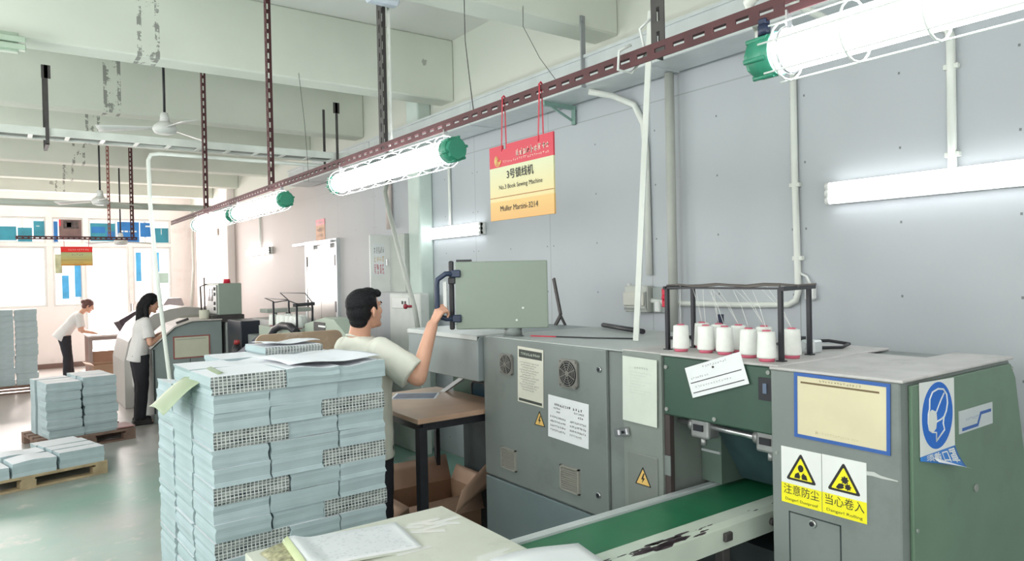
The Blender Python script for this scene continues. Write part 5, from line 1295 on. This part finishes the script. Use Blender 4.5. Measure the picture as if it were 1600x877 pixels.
# screen cabinet on top
m = MB(); m.box(2.29, 2.58, 9.65, 10.3, 1.29, 1.70, bevel=.008); sc = m.build('screen_cabinet', mat('sage_cabinet', (.33, .40, .34), .45, var=.03), m2)
m = MB(); m.box(2.275, 2.29, 9.71, 10.24, 1.31, 1.68, bevel=.005); pf = m.build('panel_front', M_pale_mach, sc)
m = MB(); m.box(2.270, 2.276, 9.90, 10.15, 1.47, 1.63); m.build('screen', mat('dark_screen', (.05, .06, .06), .1), pf)
m = MB()
for z in (1.37, 1.44, 1.56, 1.63): m.cyl((2.276, 9.79, z), (2.26, 9.79, z), .022, seg=12)
m.build('knobs', M_black, pf)
m = MB(); m.cyl((2.46, 9.90, 1.70), (2.46, 9.90, 1.705), .05); m.cyl((2.46, 9.90, 1.705), (2.46, 9.90, 1.755), .045, .04); m.build('signal_lamp', M_redplastic, sc)
m = MB(); m.box(2.2, 2.6, 9.62, 10.3, 1.20, 1.29, bevel=.004); m.tube([(2.22, 10.29, 1.26), (2.21, 10.29, 1.66), (2.29, 10.29, 1.69)], .010, seg=6); m.cyl((2.22, 10.1, 1.26), (2.22, 10.1, 1.78), .008); m.build('cabinet_stand', M_iron, m2)
m = MB(); m.box(2.62, 3.2, 8.70, 9.0, 1.33, 1.375, bevel=.004); m.tube([(2.88, 8.82, 1.27), (2.91, 8.82, 1.30), (2.92, 8.82, 1.33)], .03); m.tube([(2.75, 8.82, 1.27), (2.75, 8.82, 1.33)], .03); m.build('rear_shelf', mat('grey_green_shelf', (.38, .42, .38), .5), m2)
m = MB(); m.prism([(6.22, .0), (6.22, 1.34), (5.74, 1.415), (5.55, 1.405), (5.18, 1.24), (5.18, .0)], 'x', 2.20, 2.36, bevel=.006); gh = m.build('peaked_housing', mat('sage_housing', (.34, .40, .33), .42, var=.05), m2)
m = MB(); m.box(2.194, 2.20, 5.72, 5.98, 1.29, 1.37); m.box(2.19, 2.196, 5.70, 5.86, 1.33, 1.345, mi=1); m.build('housing_slot', [M_iron, M_white], gh)
m = MB(); m.tube([(2.06, 6.75, 1.20), (2.09, 6.72, 1.27), (2.12, 6.6, 1.31), (2.13, 6.4, 1.31), (2.12, 6.2, 1.27)], .035, seg=10); m.build('black_hose', M_black, m2)
# its thread rack and cones
m = MB()
m.box(2.14, 2.62, 6.3, 7.4, 1.10, 1.275, bevel=.004); m.build('rack_shelf', mat('sage_housing', (.34, .40, .33), .42, var=.05), m2)
m = MB()
PP = [(2.20, 7.10), (2.42, 7.30), (2.20, 6.42), (2.42, 6.62)]
for x, y in PP: m.bar((x, y, 1.275), (x, y, 1.52), .016, .016, upv=(0, 1, 0))
m.bar((2.18, 6.42, 1.50), (2.44, 6.64, 1.50), .03, .03)
m.tube([(2.20, 7.10, 1.52), (2.16, 7.25, 1.555), (2.16, 6.6, 1.55), (2.20, 6.42, 1.515)], .005, seg=5); m.tube([(2.42, 7.30, 1.52), (2.38, 7.45, 1.60), (2.40, 6.75, 1.60), (2.42, 6.62, 1.515)], .005, seg=5); m.tube([(2.42, 7.30, 1.52), (2.20, 7.10, 1.51)], .005, seg=5)
m.build('thread_rack', M_black, m2)
for i, (x, y, s) in enumerate(((2.22, 7.18, 1.0), (2.24, 7.02, 1.0), (2.24, 6.90, .95), (2.25, 6.78, 1.0), (2.25, 6.66, 1.0), (2.26, 6.55, .95), (2.34, 7.1, 1.0), (2.36, 6.9, 1.0), (2.36, 6.72, 1.0))):
    t = thing('thread_cone', 'small thread cone on the second machine, %s' % ['first from the left in front', 'second from the left in front', 'third from the left in front', 'fourth from the left in front', 'fifth from the left in front', 'rightmost in front', 'left one of the back row', 'middle one of the back row', 'right one of the back row'][i], 'thread cone', (0, 0, 0), 0, 'thread cones on the second machine')
    m = MB(); m.loft([((0, 0, h), (r, 0, 0), (0, r, 0)) for h, r in ((.008, .040), (.012, .044), (.11, .038), (.118, .026))], seg=16); m.build('thread_package', M_thread, t)
    m = MB(); m.cyl((0, 0, 0), (0, 0, .008), .034, seg=14); m.build('cone_base', M_pink, t)
    t.location = (x, y, 1.275)
# small items on and by the second machine
m = MB(); m.loft([((2.14, 9.78, 1.246+h), (r, 0, 0), (0, r*.9, 0)) for h, r in ((0, .055), (.01, .062), (.10, .064), (.115, .058))], seg=18); tag(m.build('paper_roll', mat('cream_paper_roll', (.72, .72, .60), .7, var=.04, scale=40)), 'short cream paper roll standing on top of the second machine', 'paper roll')
m = MB(); m.loft([((2.13, 8.65, .70+h), (r, 0, 0), (0, r, 0)) for h, r in ((0, .06), (.005, .064), (.155, .064), (.16, .058))], seg=20); tag(m.build('paper_roll', M_white), 'white roll standing on the pale step of the second machine', 'paper roll')
t = thing('fire_extinguisher', 'black bottle with a red top standing beside the navy cover of the second machine', 'bottle', (2.20, 8.48, .70))
m = MB(); m.loft([((2.20, 8.48, .70+h), (r, 0, 0), (0, r, 0)) for h, r in ((0, .055), (.02, .062), (.24, .062), (.30, .035))], seg=18); m.build('bottle', M_black, t)
m = MB(); m.cyl((2.20, 8.48, 1.0), (2.20, 8.48, 1.05), .035, .028, seg=14); m.sphere((2.20, 8.43, 1.03), .028, sub=1); m.build('cap', mat('dull_red_cap', (.34, .03, .03), .4), t)
t = thing('chipboard_panel', 'brown chipboard panel with rounded corners standing behind the tall paper stack', 'board', (1.76, 5.1, 0), 0)
pts = []
for cx, cz, a0 in ((2.03, 1.30, 0), (1.50, 1.30, 90)):
    for k in range(6): a = math.radians(a0+k*18); pts.append((cx+.055*math.cos(a), cz+.055*math.sin(a)))
pts += [(1.445, 0), (2.085, 0)]
m = MB(); m.prism(pts, 'y', 5.08, 5.105, bevel=.003); m.build('board', mat('stained_chipboard', (.40, .29, .20), .5, var=.12, scale=5, dirt=(.60, .54, .48), dirt_amt=.8, dscale=5), t)
m = MB(); m.bar((1.50, 5.105, .40), (1.50, 5.45, .02), .04, .03); m.bar((2.03, 5.105, .40), (2.03, 5.45, .02), .04, .03); m.build('prop_leg', M_iron, t)

# ------------------------------------------------------------------ rounded machine at the far end, desk and small control box
fm = thing('folding_machine', 'pale grey machine with rounded arch covers beyond the long haired woman', 'machine', (2.0, 11.4, 0))
def arch(pts, y0, y1, name, mm, th_=.0):
    m = MB(); m.prism(pts, 'y', y0, y1, bevel=.005); return m.build(name, mm, fm)
M_arch = mat('arch_grey', (.50, .49, .47), .45, var=.04)
arch([(1.36, .0), (1.36, .65), (1.42, .92), (1.54, 1.12), (1.74, 1.28), (1.95, 1.345), (2.16, 1.37), (2.42, 1.34), (2.64, 1.24), (2.85, 1.05), (2.85, .0)], 11.0, 12.2, 'arch_cover', M_arch)
m = MB(); m.prism([(1.52, .30), (1.50, .62), (1.56, .90), (1.70, 1.08), (1.66, 1.10), (1.50, .93), (1.44, .64), (1.46, .30)], 'y', 10.90, 11.0); m.build('rim', M_white, fm)
m = MB()
for k in range(8): m.box(1.56, 1.80, 10.985, 11.0, .36+.07*k, .37+.07*k)
m.build('louvres', mat('shadow_grey', (.28, .28, .28), .5), fm)
m = MB(); m.prism([(1.92, 1.02), (1.94, 1.16), (2.10, 1.24), (2.40, 1.26), (2.40, 1.02)], 'y', 10.96, 11.0, bevel=.004); m.build('side_hatch', mat('hatch_beige', (.44, .43, .38), .5), fm)
m = MB(); m.box(2.45, 2.75, 10.7, 11.3, 1.26, 1.36, bevel=.02); m.sphere((2.55, 10.85, 1.36), .06); m.tube([(2.4, 10.8, 1.30), (2.5, 10.75, 1.42), (2.62, 10.8, 1.40)], .014); m.build('drive_unit', M_iron, fm)
t = thing('control_box', 'small tilted dark control box beside the desk', 'control box', (1.76, 13.45, 0))
m = MB(); M = Matrix.Translation((1.76, 13.45, 1.09)) @ Matrix.Rotation(-.5, 4, 'Y') @ Matrix.Rotation(.3, 4, 'Z'); m.box(-.19, .19, -.12, .12, -.10, .10, bevel=.012, M=M); m.build('body', mat('dark_purple_grey_box', (.055, .04, .055), .4), t)
m = MB(); m.box(-.20, .20, -.135, -.12, -.115, -.07, M=M); m.build('trim', M_white, t)
m = MB(); m.cyl((1.80, 13.45, .0), (1.78, 13.45, 1.05), .03); m.box(1.68, 1.92, 13.33, 13.57, 0, .03); m.build('stand', M_pale_mach, t)
dk = thing('inspection_desk', 'small desk with a brown panel where the short haired woman leans', 'desk', (1.52, 14.5, 0))
m = MB(); m.box(1.20, 1.86, 14.15, 14.9, .80, .83, bevel=.004); m.build('desk_top', mat('pinkish_white_top', (.70, .62, .60), .4), dk)
M_dk = mat('grey_brown_leg', (.33, .26, .24), .6)
for x in (1.25, 1.80):
    for y in (14.2, 14.85): m = MB(); m.box(x-.03, x+.03, y-.03, y+.03, 0, .80); m.build('leg', M_dk, dk)
m = MB(); m.box(1.28, 1.77, 14.19, 14.21, .10, .55); m.build('front_panel', mat('brown_panel', (.30, .16, .10), .6), dk)
m = MB(); m.box(1.28, 1.77, 14.19, 14.23, .74, .80); m.build('apron', M_dk, dk)
m = MB(); m.box(1.40, 1.74, 14.35, 14.62, .83, .838); m.box(1.42, 1.72, 14.36, 14.60, .838, .844); tag(m.build('paper_pile', M_paper), 'thin pile of white sheets on the inspection desk', 'paper')
t = thing('tubing_machine', 'small grey frame machine near the far doorway, with a curved violet arm', 'machine', (2.75, 15.6, 0))
m = MB(); m.box(2.55, 2.95, 15.4, 15.8, 0, .95, bevel=.01); m.build('cabinet', M_pale_mach, t)
m = MB(); m.prism([(2.60, 1.25), (2.70, 1.40), (2.95, 1.40), (3.0, 1.25)], 'y', 15.4, 15.7, bevel=.006)
for x in (2.64, 2.96): m.box(x-.02, x+.02, 15.42, 15.46, .95, 1.26)
m.build('top_frame', mat('mid_grey_frame', (.36, .34, .35), .5), t)
m = MB(); m.tube([(2.36, 15.3, .85), (2.48, 15.3, 1.05), (2.52, 15.3, 1.3), (2.51, 15.3, 1.50)], .03); m.tube([(2.51, 15.3, .3), (2.40, 15.3, .9)], .03); m.build('curved_arm', mat('violet_arm', (.10, .06, .20), .4), t)

# ------------------------------------------------------------------ posters stuck on the far windows
def poster(x0, x1, z0, z1, m_, label, deco=None, name='window_poster'):
    y = YB+.025
    m = MB(); m.box(x0, x1, y-.003, y+.003, z0, z1)
    o = thing(name, label, 'poster', ((x0+x1)/2, y, z0), 0, 'posters on the far windows')
    m.build('sheet', m_, o)
    if deco:
        M = frame((((x0+x1)/2), y-.0035, (z0+z1)/2), (1, 0, 0), U_); m = MB(); w, h = (x1-x0)/2, (z1-z0)/2
        for a, b, c, d, k in deco: plate(m, M, a*w, b*w, c*h, d*h, 0, .001, k)
        m.build('print', [M_white, M_teal, M_posterblue, mat('dark_photo', (.06, .045, .045), .5, var=.6, scale=20), M_red], o)
poster(.02, .30, 2.62, 2.90, M_teal, 'teal poster low in the left end of the window band'); poster(-.75, -.02, 2.60, 2.95, M_teal, 'teal poster beyond the picture edge in the left window'); poster(.32, .56, 2.60, 2.88, M_teal, 'second teal poster in the left window')
poster(.585, .77, 2.68, 3.02, M_sky and M_teal, 'taller teal poster with white lettering at the right of the left window', ((-.5, .1, .35, .42, 0), (-.9, .7, -.93, -.80, 0)))
poster(.93, 1.0, 2.60, 3.02, M_posterblue, 'narrow dark blue poster strip left of the brown picture'); poster(1.02, 1.42, 2.67, 3.06, mat('brown_poster', (.16, .10, .095), .5, var=.2), 'brown picture poster with a dark photo in the middle window', ((-.6, .75, .05, .9, 3), (-1, -.82, .3, 1, 4), (-.3, .1, .2, .7, 0)))
poster(1.58, 2.04, 2.62, 3.0, M_teal, 'teal poster with slanting shapes at the left of the right window', ((-.9, .2, -.1, .6, 2), (.3, .95, -.9, .1, 2)))
poster(2.08, 2.50, 2.60, 3.04, M_posterblue, 'bright blue poster with a white line of lettering in the right window', ((-.75, -.45, .0, .14, 0), (-.35, -.05, .0, .14, 0), (.05, .2, .04, .08, 0), (.3, .75, .0, .14, 0)))
poster(2.52, 2.78, 2.72, 3.03, M_posterblue, 'plain blue poster right of the lettered blue one', ((-.2, .5, .4, .6, 0),)); poster(2.80, 3.08, 2.60, 2.92, M_teal, 'teal poster at the right end of the window band', ((-.05, .03, .1, .9, 0),))
poster(1.05, 1.17, 1.42, 1.90, M_sky, 'light blue upright strip low on the middle window'); poster(1.275, 1.385, 1.45, 2.2, M_sky, 'light blue upright strip at the right of the middle window'); poster(.94, 1.06, 1.95, 2.34, mat('olive_poster', (.40, .42, .27), .5, var=.3), 'faded olive poster at the upper left of the middle window')
poster(2.42, 2.52, 1.75, 2.38, M_sky, 'light blue upright strip at the left of the right hand window'); poster(2.78, 2.88, 1.95, 2.38, M_sky, 'shorter light blue strip at the right of the right hand window'); poster(2.80, 3.06, 1.70, 1.92, mat('pale_green_notice', (.45, .62, .55), .5), 'pale green notice low in the right hand window')

# ------------------------------------------------------------------ people
def rot_frame(yaw_, pitch_=0.0, roll_=0.0):
    return Matrix.Rotation(yaw_, 3, 'Z') @ Matrix.Rotation(pitch_, 3, 'Y') @ Matrix.Rotation(roll_, 3, 'X')
def remeshed(mb, voxel, smooth=3, amp=0.0, fr=9.0):
    me = bpy.data.meshes.new('w'); mb.bm.to_mesh(me); mb.bm.free()
    me = modified(me, [('REMESH', dict(mode='VOXEL', voxel_size=voxel)), ('SMOOTH', dict(factor=.5, iterations=smooth))])
    if amp:
        co = [v.co.copy() for v in me.vertices]; nr = [v.vector.copy() for v in me.vertex_normals]
        flat = []
        for c, q in zip(co, nr): flat.extend(c + q*(amp*(noise.noise(c*fr)+.5*noise.noise(c*fr*2.3))))
        me.vertices.foreach_set('co', flat); me.update()
    for p in me.polygons: p.use_smooth = True
    return me
def add_mesh(name, me, mats, parent):
    me.name = name; me.materials.clear()
    for m_ in mats: me.materials.append(m_)
    o = bpy.data.objects.new(name, me); COL.objects.link(o); o.parent = parent; return o
def hand(mb, wrist, f, n, side, curl, s=1.0, thumb=.5, spread=.05):
    """f finger direction, n the way the palm faces, side +1 right hand / -1 left hand"""
    f = Vector(f).normalized(); n = Vector(n); n = (n-f*n.dot(f)).normalized(); t = f.cross(n)*side
    W = Vector(wrist)
    k = [W+f*(.088*s)+t*((.030-.020*i)*s)+n*(-.004*s if i in (1, 2) else 0) for i in range(4)]
    for i in range(4): mb.capsule(W+t*((.014-.009*i)*s)+f*.01*s, .0135*s, k[i], .0105*s)
    mb.capsule(W+f*.02*s, .020*s, W+f*.07*s+t*.0*s, .017*s)
    L = [(.040, .025, .020), (.045, .028, .021), (.042, .026, .020), (.033, .020, .018)]
    for i in range(4):
        p = k[i]; a = 0.0
        d0 = (f+t*spread*(1.5-i)).normalized()
        for j in range(3):
            a += curl[i]*(1.0, 1.15, .8)[j]
            d = d0*math.cos(a)+n*math.sin(a); q = p+d*L[i][j]*s
            mb.capsule(p, (.0098-.0010*j)*s, q, (.0092-.0012*j)*s); p = q
    p = W+f*.022*s+t*.022*s+n*.006*s
    for j, (ln, aa) in enumerate(((.040, .35), (.032, .7), (.024, 1.0))):
        d = (f*(.75)+t*(.75-thumb*aa)+n*(thumb*aa*1.1)).normalized(); q = p+d*ln*s
        mb.capsule(p, (.0135-.0014*j)*s, q, (.0118-.0016*j)*s); p = q
def head(mb, c, R, s=1.0):
    c = Vector(c)
    def T(x, y, z): return c + R @ Vector((x*s, y*s, z*s))
    R4 = R.to_4x4()
    def E(x, y, z, rx, ry, rz): mb.sphere(T(x, y, z), (rx*s, ry*s, rz*s), sub=3, M=R4)
    E(-.012, 0, .032, .092, .074, .080); E(.030, 0, -.020, .060, .060, .082); E(.036, 0, -.070, .046, .045, .040); E(.070, 0, -.094, .022, .026, .018)
    E(.052, .030, -.018, .034, .028, .030); E(.052, -.030, -.018, .034, .028, .030)       # cheeks
    mb.capsule(T(.086, -.028, .020), .010*s, T(.086, .028, .020), .010*s)                 # brow
    mb.capsule(T(.090, 0, .012), .008*s, T(.106, 0, -.022), .0115*s); mb.sphere(T(.097, .010, -.028), .008*s); mb.sphere(T(.097, -.010, -.028), .008*s)
    mb.capsule(T(.086, -.016, -.051), .007*s, T(.086, .016, -.051), .007*s); mb.capsule(T(.084, -.014, -.062), .008*s, T(.084, .014, -.062), .008*s)
    for y in (-1, 1):
        mb.sphere(T(-.006, .077*y, -.012), (.019*s, .008*s, .031*s), sub=2, M=R4 @ Matrix.Rotation(.25, 4, 'Y') @ Matrix.Rotation(-.35*y, 4, 'Z')); mb.sphere(T(.004, .071*y, -.03), (.010*s, .008*s, .010*s), M=R4)
    return T
def face_marks(T, R, parent, s=1.0):
    """eyes, brows and lips set into the face"""
    m = MB()
    for y in (-.031, .031): m.sphere(T(.0815, y, .004), (.009*s, .013*s, .0065*s), M=R.to_4x4())
    e = m.build('eyes', mat('eye_white', (.70, .68, .64), .2, var=.02)); 
    e.parent = parent
    e2 = MB()
    for y in (-.031, .031): e2.sphere(T(.0882, y, .004), (.0035*s, .0055*s, .0055*s), M=R.to_4x4())
    k = e2.build('iris', M_hair); k.parent = parent
    b = MB()
    for y in (-1, 1): b.tube([T(.088, .014*y, .021), T(.0925, .028*y, .027), T(.083, .046*y, .022)], .0035*s, seg=6)
    q = b.build('eyebrows', M_hair); q.parent = parent
    l = MB(); l.tube([T(.084, -.022, -.056), T(.0925, -.008, -.055), T(.0925, .008, -.055), T(.084, .022, -.056)], [.003*s, .0055*s, .0055*s, .003*s], seg=6)
    q = l.build('lips', mat('lips', (.50, .20, .17), .5, var=.03)); q.parent = parent
    for o in (e,): pass
def limb(mb, a, ra, b, rb, c, rc, mid=None):
    mb.capsule(a, ra, b, rb); mb.capsule(b, rb, c, rc)
    d = (Vector(c)-Vector(b)); mb.sphere(Vector(b)+d*.28, (rb+rc)*.5*1.12)
def ring(c, rx, ry, yaw_=0.0, pitch_=0.0):
    R = rot_frame(yaw_, pitch_); return (c, R @ Vector((rx, 0, 0)), R @ Vector((0, ry, 0)))

def man():
    t = thing('person', 'man in a pale grey T-shirt seen from behind, reaching up to the control panel handle', 'person', (1.585, 3.56, 0), math.radians(6))
    L = Matrix.Rotation(-math.radians(6), 3, 'Z')
    SC = .985
    def w2l(x, y, z): return (L @ (Vector((x, y, z))-Vector((1.585, 3.56, 0))))/SC
    hc = w2l(1.572, 3.512, 1.572); nk0 = Vector((-.035, 0, 1.43)); nk1 = hc+Vector((-.025, 0, -.06))
    Rh = rot_frame(math.radians(12), math.radians(-10), 0)
    sr = Vector((-.01, -.180, 1.385)); er = w2l(1.728, 3.235, 1.225); wr = w2l(1.848, 3.285, 1.485)
    sl = Vector((-.01, .180, 1.375)); el = Vector((.04, .25, 1.10)); wl = Vector((.17, .20, 1.00))
    # body: one continuous surface
    b = MB()
    T = head(b, hc, Rh)
    b.capsule(nk0, .060, nk1, .054); b.capsule(nk0+Vector((0, -.05, -.02)), .045, nk0+Vector((.0, .05, -.02)), .045)
    b.loft([ring((.0, 0, .84), .10, .14), ring((.0, 0, .95), .115, .155), ring((.0, 0, 1.08), .10, .14), ring((.0, 0, 1.25), .115, .165), ring((-.005, 0, 1.38), .09, .16), ring((-.02, 0, 1.43), .06, .09)])
    limb(b, sr, .052, er, .047, wr, .031); limb(b, sl, .050, el, .040, wl, .028)
    for y in (-.09, .09): limb(b, (.0, y, .88), .080, (.02, y*1.05, .50), .055, (-.02, y*1.1, .09), .038); b.capsule((-.04, y*1.1, .045), .036, (.13, y*1.25, .032), .030)
    fw_l = L @ Vector((.586, .81, 0)); rt_l = L @ Vector((.81, -.586, 0))
    # right hand closed round the panel handle
    hand(b, wr, Vector((0, 0, .8))+rt_l*.42+fw_l*.12, fw_l*.65+rt_l*.75, 1, (.55, .85, .95, 1.0), .98, thumb=.95)
    hand(b, wl, (.9, -.3, -.15), (0, -.3, -1), -1, (.3, .35, .4, .45), .98)
    body = add_mesh('body', remeshed(b, .0048, 3), [M_skin], t)
    face_marks(T, Rh, t)
    # short black hair: cap of hair round crown and nape
    h = MB(); R4 = Rh.to_4x4()
    def E(x, y, z, rx, ry, rz): h.sphere(T(x, y, z), (rx, ry, rz), sub=3, M=R4)
    E(-.020, 0, .044, .090, .0795, .078); E(-.046, 0, .0, .062, .074, .070); E(-.058, 0, -.045, .042, .058, .045); E(.030, 0, .082, .052, .058, .036); h.capsule(T(.070, -.040, .076), .020, T(.072, .040, .076), .020); h.capsule(T(.080, -.03, .084), .014, T(.086, .03, .086), .012)
    for y in (-1, 1): h.capsule(T(.008, .069*y, .040), .016, T(.016, .0705*y, .004), .008)
    me = remeshed(h, .0042, 3, .0012, 60)
    add_mesh('hair', me, [M_hair], t)
    # loose T-shirt
    s = MB()
    s.loft([ring((.0, 0, .80), .135, .185), ring((.0, 0, .95), .130, .180), ring((-.005, 0, 1.10), .128, .180), ring((.0, 0, 1.25), .135, .195), ring((-.005, 0, 1.36), .112, .200), ring((-.02, 0, 1.425), .085, .145), ring((-.032, 0, 1.455), .070, .085)])
    dl = (er-sr).normalized()
    for a, e in ((sr, er), (sl, el)):
        d = (e-a).normalized(); q = a+d*.215
        s.sphere(a, .072, sub=3); s.cyl(a-d*.02, q, .072, .088, seg=24)
    me = remeshed(s, .006, 4, .0075, 9.0)
    add_mesh('t_shirt', me, [M_shirt], t)
    m = MB(); m.tube([Vector((-.036, 0, 1.452))+Vector((.060*math.cos(k*PI/12), .068*math.sin(k*PI/12), .012*math.cos(k*PI/12+PI))) for k in range(24)], .007, seg=8, closed=True); o = m.build('collar', M_shirt); o.parent = t; o.location = o.location
    p = MB()
    p.loft([ring((0, 0, .96), .122, .165), ring((0, 0, .84), .128, .175)])
    for y in (-.092, .092): p.loft([ring((0, y, .88), .10, .085), ring((.01, y, .70), .088, .082), ring((.018, y*1.05, .50), .072, .070), ring((.0, y*1.08, .28), .066, .064), ring((-.02, y*1.1, .06), .068, .066)])
    add_mesh('trousers', remeshed(p, .008, 3, .005, 10), [M_trouser], t)
    for y in (-.1, .1):
        q = MB(); q.capsule((-.055, y, .045), .045, (.10, y*1.2, .036), .042); q.box(-.10, .155, y*1.05-.046, y*1.15+.046, 0, .02, bevel=.008)
        add_mesh('shoe', remeshed(q, .006, 2), [M_shoe], t)
    t.scale = (SC, SC, SC)
    return t
def woman(label, base, rz, hip, chest, headc, hyaw, hpitch, hair, Mh, Ms, knees, feet, elbow_r, wrist_r, elbow_l, wrist_l, s=.95):
    t = thing('person', label, 'person', base, rz)
    hip, chest, hc = Vector(hip), Vector(chest), Vector(headc)
    ax = (chest-hip).normalized(); R = ax.to_track_quat('Z', 'Y')
    fx = (Vector((1, 0, 0))-ax*ax.x).normalized(); lat = Vector((0, 1, 0))
    Rh = rot_frame(hyaw, hpitch)
    b = MB(); T = head(b, hc, Rh, s)
    top = chest+ax*.10
    b.capsule(top, .045, hc+(top-hc)*.35, .043)
    def rg(t_, rx, ry): c = hip*(1-t_)+chest*t_; return (c, fx*rx, lat*ry)
    b.loft([rg(-.25, .09, .13), rg(0, .10, .14), rg(.35, .085, .115), rg(.8, .10, .135), rg(1.1, .075, .13), rg(1.28, .04, .06)])
    sr = chest+lat*-.145+ax*.03; sl = chest+lat*.145+ax*.03
    for a, e, w in ((sr, elbow_r, wrist_r), (sl, elbow_l, wrist_l)): limb(b, a, .042, Vector(e), .033, Vector(w), .023)
    for i, y in enumerate((-.08, .08)): limb(b, hip+Vector((0, y, -.02)), .075, Vector(knees[i]), .048, Vector(feet[i])+Vector((0, 0, .08)), .033); b.capsule(Vector(feet[i])+Vector((-.02, 0, .04)), .032, Vector(feet[i])+Vector((.12, 0, .028)), .026)
    hand(b, wrist_r, Vector(wrist_r)-Vector(elbow_r)+Vector((0, 0, -.02)), (0, .2, -1), 1, (.35, .4, .45, .5), .9); hand(b, wrist_l, Vector(wrist_l)-Vector(elbow_l)+Vector((0, 0, -.02)), (0, -.2, -1), -1, (.35, .4, .45, .5), .9)
    add_mesh('body', remeshed(b, .0055, 2), [M_skin], t); face_marks(T, Rh, t, s)
    h = MB(); R4 = Rh.to_4x4()
    def E(x, y, z, rx, ry, rz): h.sphere(T(x, y, z), (rx*s, ry*s, rz*s), sub=3, M=R4)
    E(-.022, 0, .048, .096, .085, .082); E(-.048, 0, .0, .062, .078, .072)
    for y in (-1, 1): h.capsule(T(.03, .070*y, .05), .02*s, T(.012, .076*y, -.01), .013*s)
    if hair == 'long':
        pts = [T(-.06, 0, .02), T(-.085, 0, -.08), hc+Vector((-.125, 0, -.20)), hc+Vector((-.155, .0, -.30))]
        for a, c_, r0, r1 in zip(pts, pts[1:], (.075, .07, .06), (.07, .06, .035)): h.capsule(a, r0, c_, r1)
        for y in (-1, 1):
            q = [T(-.02, .074*y, .03), T(-.045, .08*y, -.06), hc+Vector((-.07, .095*y, -.20)), hc+Vector((-.03, .10*y, -.33))]
            for a, c_, r0, r1 in zip(q, q[1:], (.028, .030, .028), (.030, .028, .012)): h.capsule(a, r0, c_, r1)
    else:
        E(-.105, 0, .035, .040, .042, .040); E(-.045, 0, -.035, .05, .062, .045)
    add_mesh('hair', remeshed(h, .0055, 2, .003, 50), [Mh], t)
    g = MB(); g.loft([rg(-.42, .118, .165), rg(0, .112, .16), rg(.4, .098, .14), rg(.8, .112, .155), rg(1.12, .088, .155), rg(1.26, .055, .07)])
    for a, e in ((sr, Vector(elbow_r)), (sl, Vector(elbow_l))):
        d = (e-a).normalized(); g.sphere(a, .06, sub=3); g.cyl(a, a+d*.20, .06, .066, seg=20)
    add_mesh('t_shirt', remeshed(g, .007, 3, .006, 10), [Ms], t)
    p = MB(); p.loft([rg(.08, .092, .125), rg(-.15, .10, .14), rg(-.35, .10, .14)])
    for i, y in enumerate((-.08, .08)):
        k, f_ = Vector(knees[i]), Vector(feet[i]); h0 = hip+Vector((0, y, -.05))
        p.loft([ring(h0, .105, .082), ring((h0+k)/2, .088, .078), ring(k, .070, .066), ring((k+f_)/2, .064, .060), ring(f_+Vector((0, 0, .07)), .062, .060)])
    add_mesh('trousers', remeshed(p, .008, 2, .004, 10), [M_trouser], t)
    for f_ in feet:
        q = MB(); f_ = Vector(f_); q.capsule(f_+Vector((-.04, 0, .042)), .040, f_+Vector((.10, 0, .034)), .038); q.box(f_.x-.085, f_.x+.145, f_.y-.042, f_.y+.042, 0, .022, bevel=.008); add_mesh('shoe', remeshed(q, .007, 2), [M_shoe], t)
    return t
man()
woman('woman with long black hair in a white T-shirt working at the second machine', (1.37, 9.76, 0), 0.0, (.0, 0, .90), (.06, 0, 1.22), (.155, 0, 1.475), -.15, .35, 'long', M_hair, M_shirt_w,
      ((.02, -.09, .48), (.02, .09, .48)), ((-.02, -.10, 0), (.0, .10, 0)), (.10, -.20, .99), (.29, -.10, 1.09), (.10, .20, .99), (.29, .10, 1.09))
woman('woman with brown pinned-up hair in a white T-shirt bending over the far desk', (.93, 14.6, 0), 0.0, (-.04, 0, .88), (.17, 0, 1.14), (.335, 0, 1.33), 0.0, .5, 'bun', M_hair_brown, M_shirt_w,
      ((.0, -.08, .47), (.02, .08, .47)), ((-.02, -.09, 0), (.06, .09, 0)), (.22, -.20, .90), (.40, -.14, .855), (.22, .20, .90), (.40, .10, .855))
bpy.data.scenes.remove(WORK)
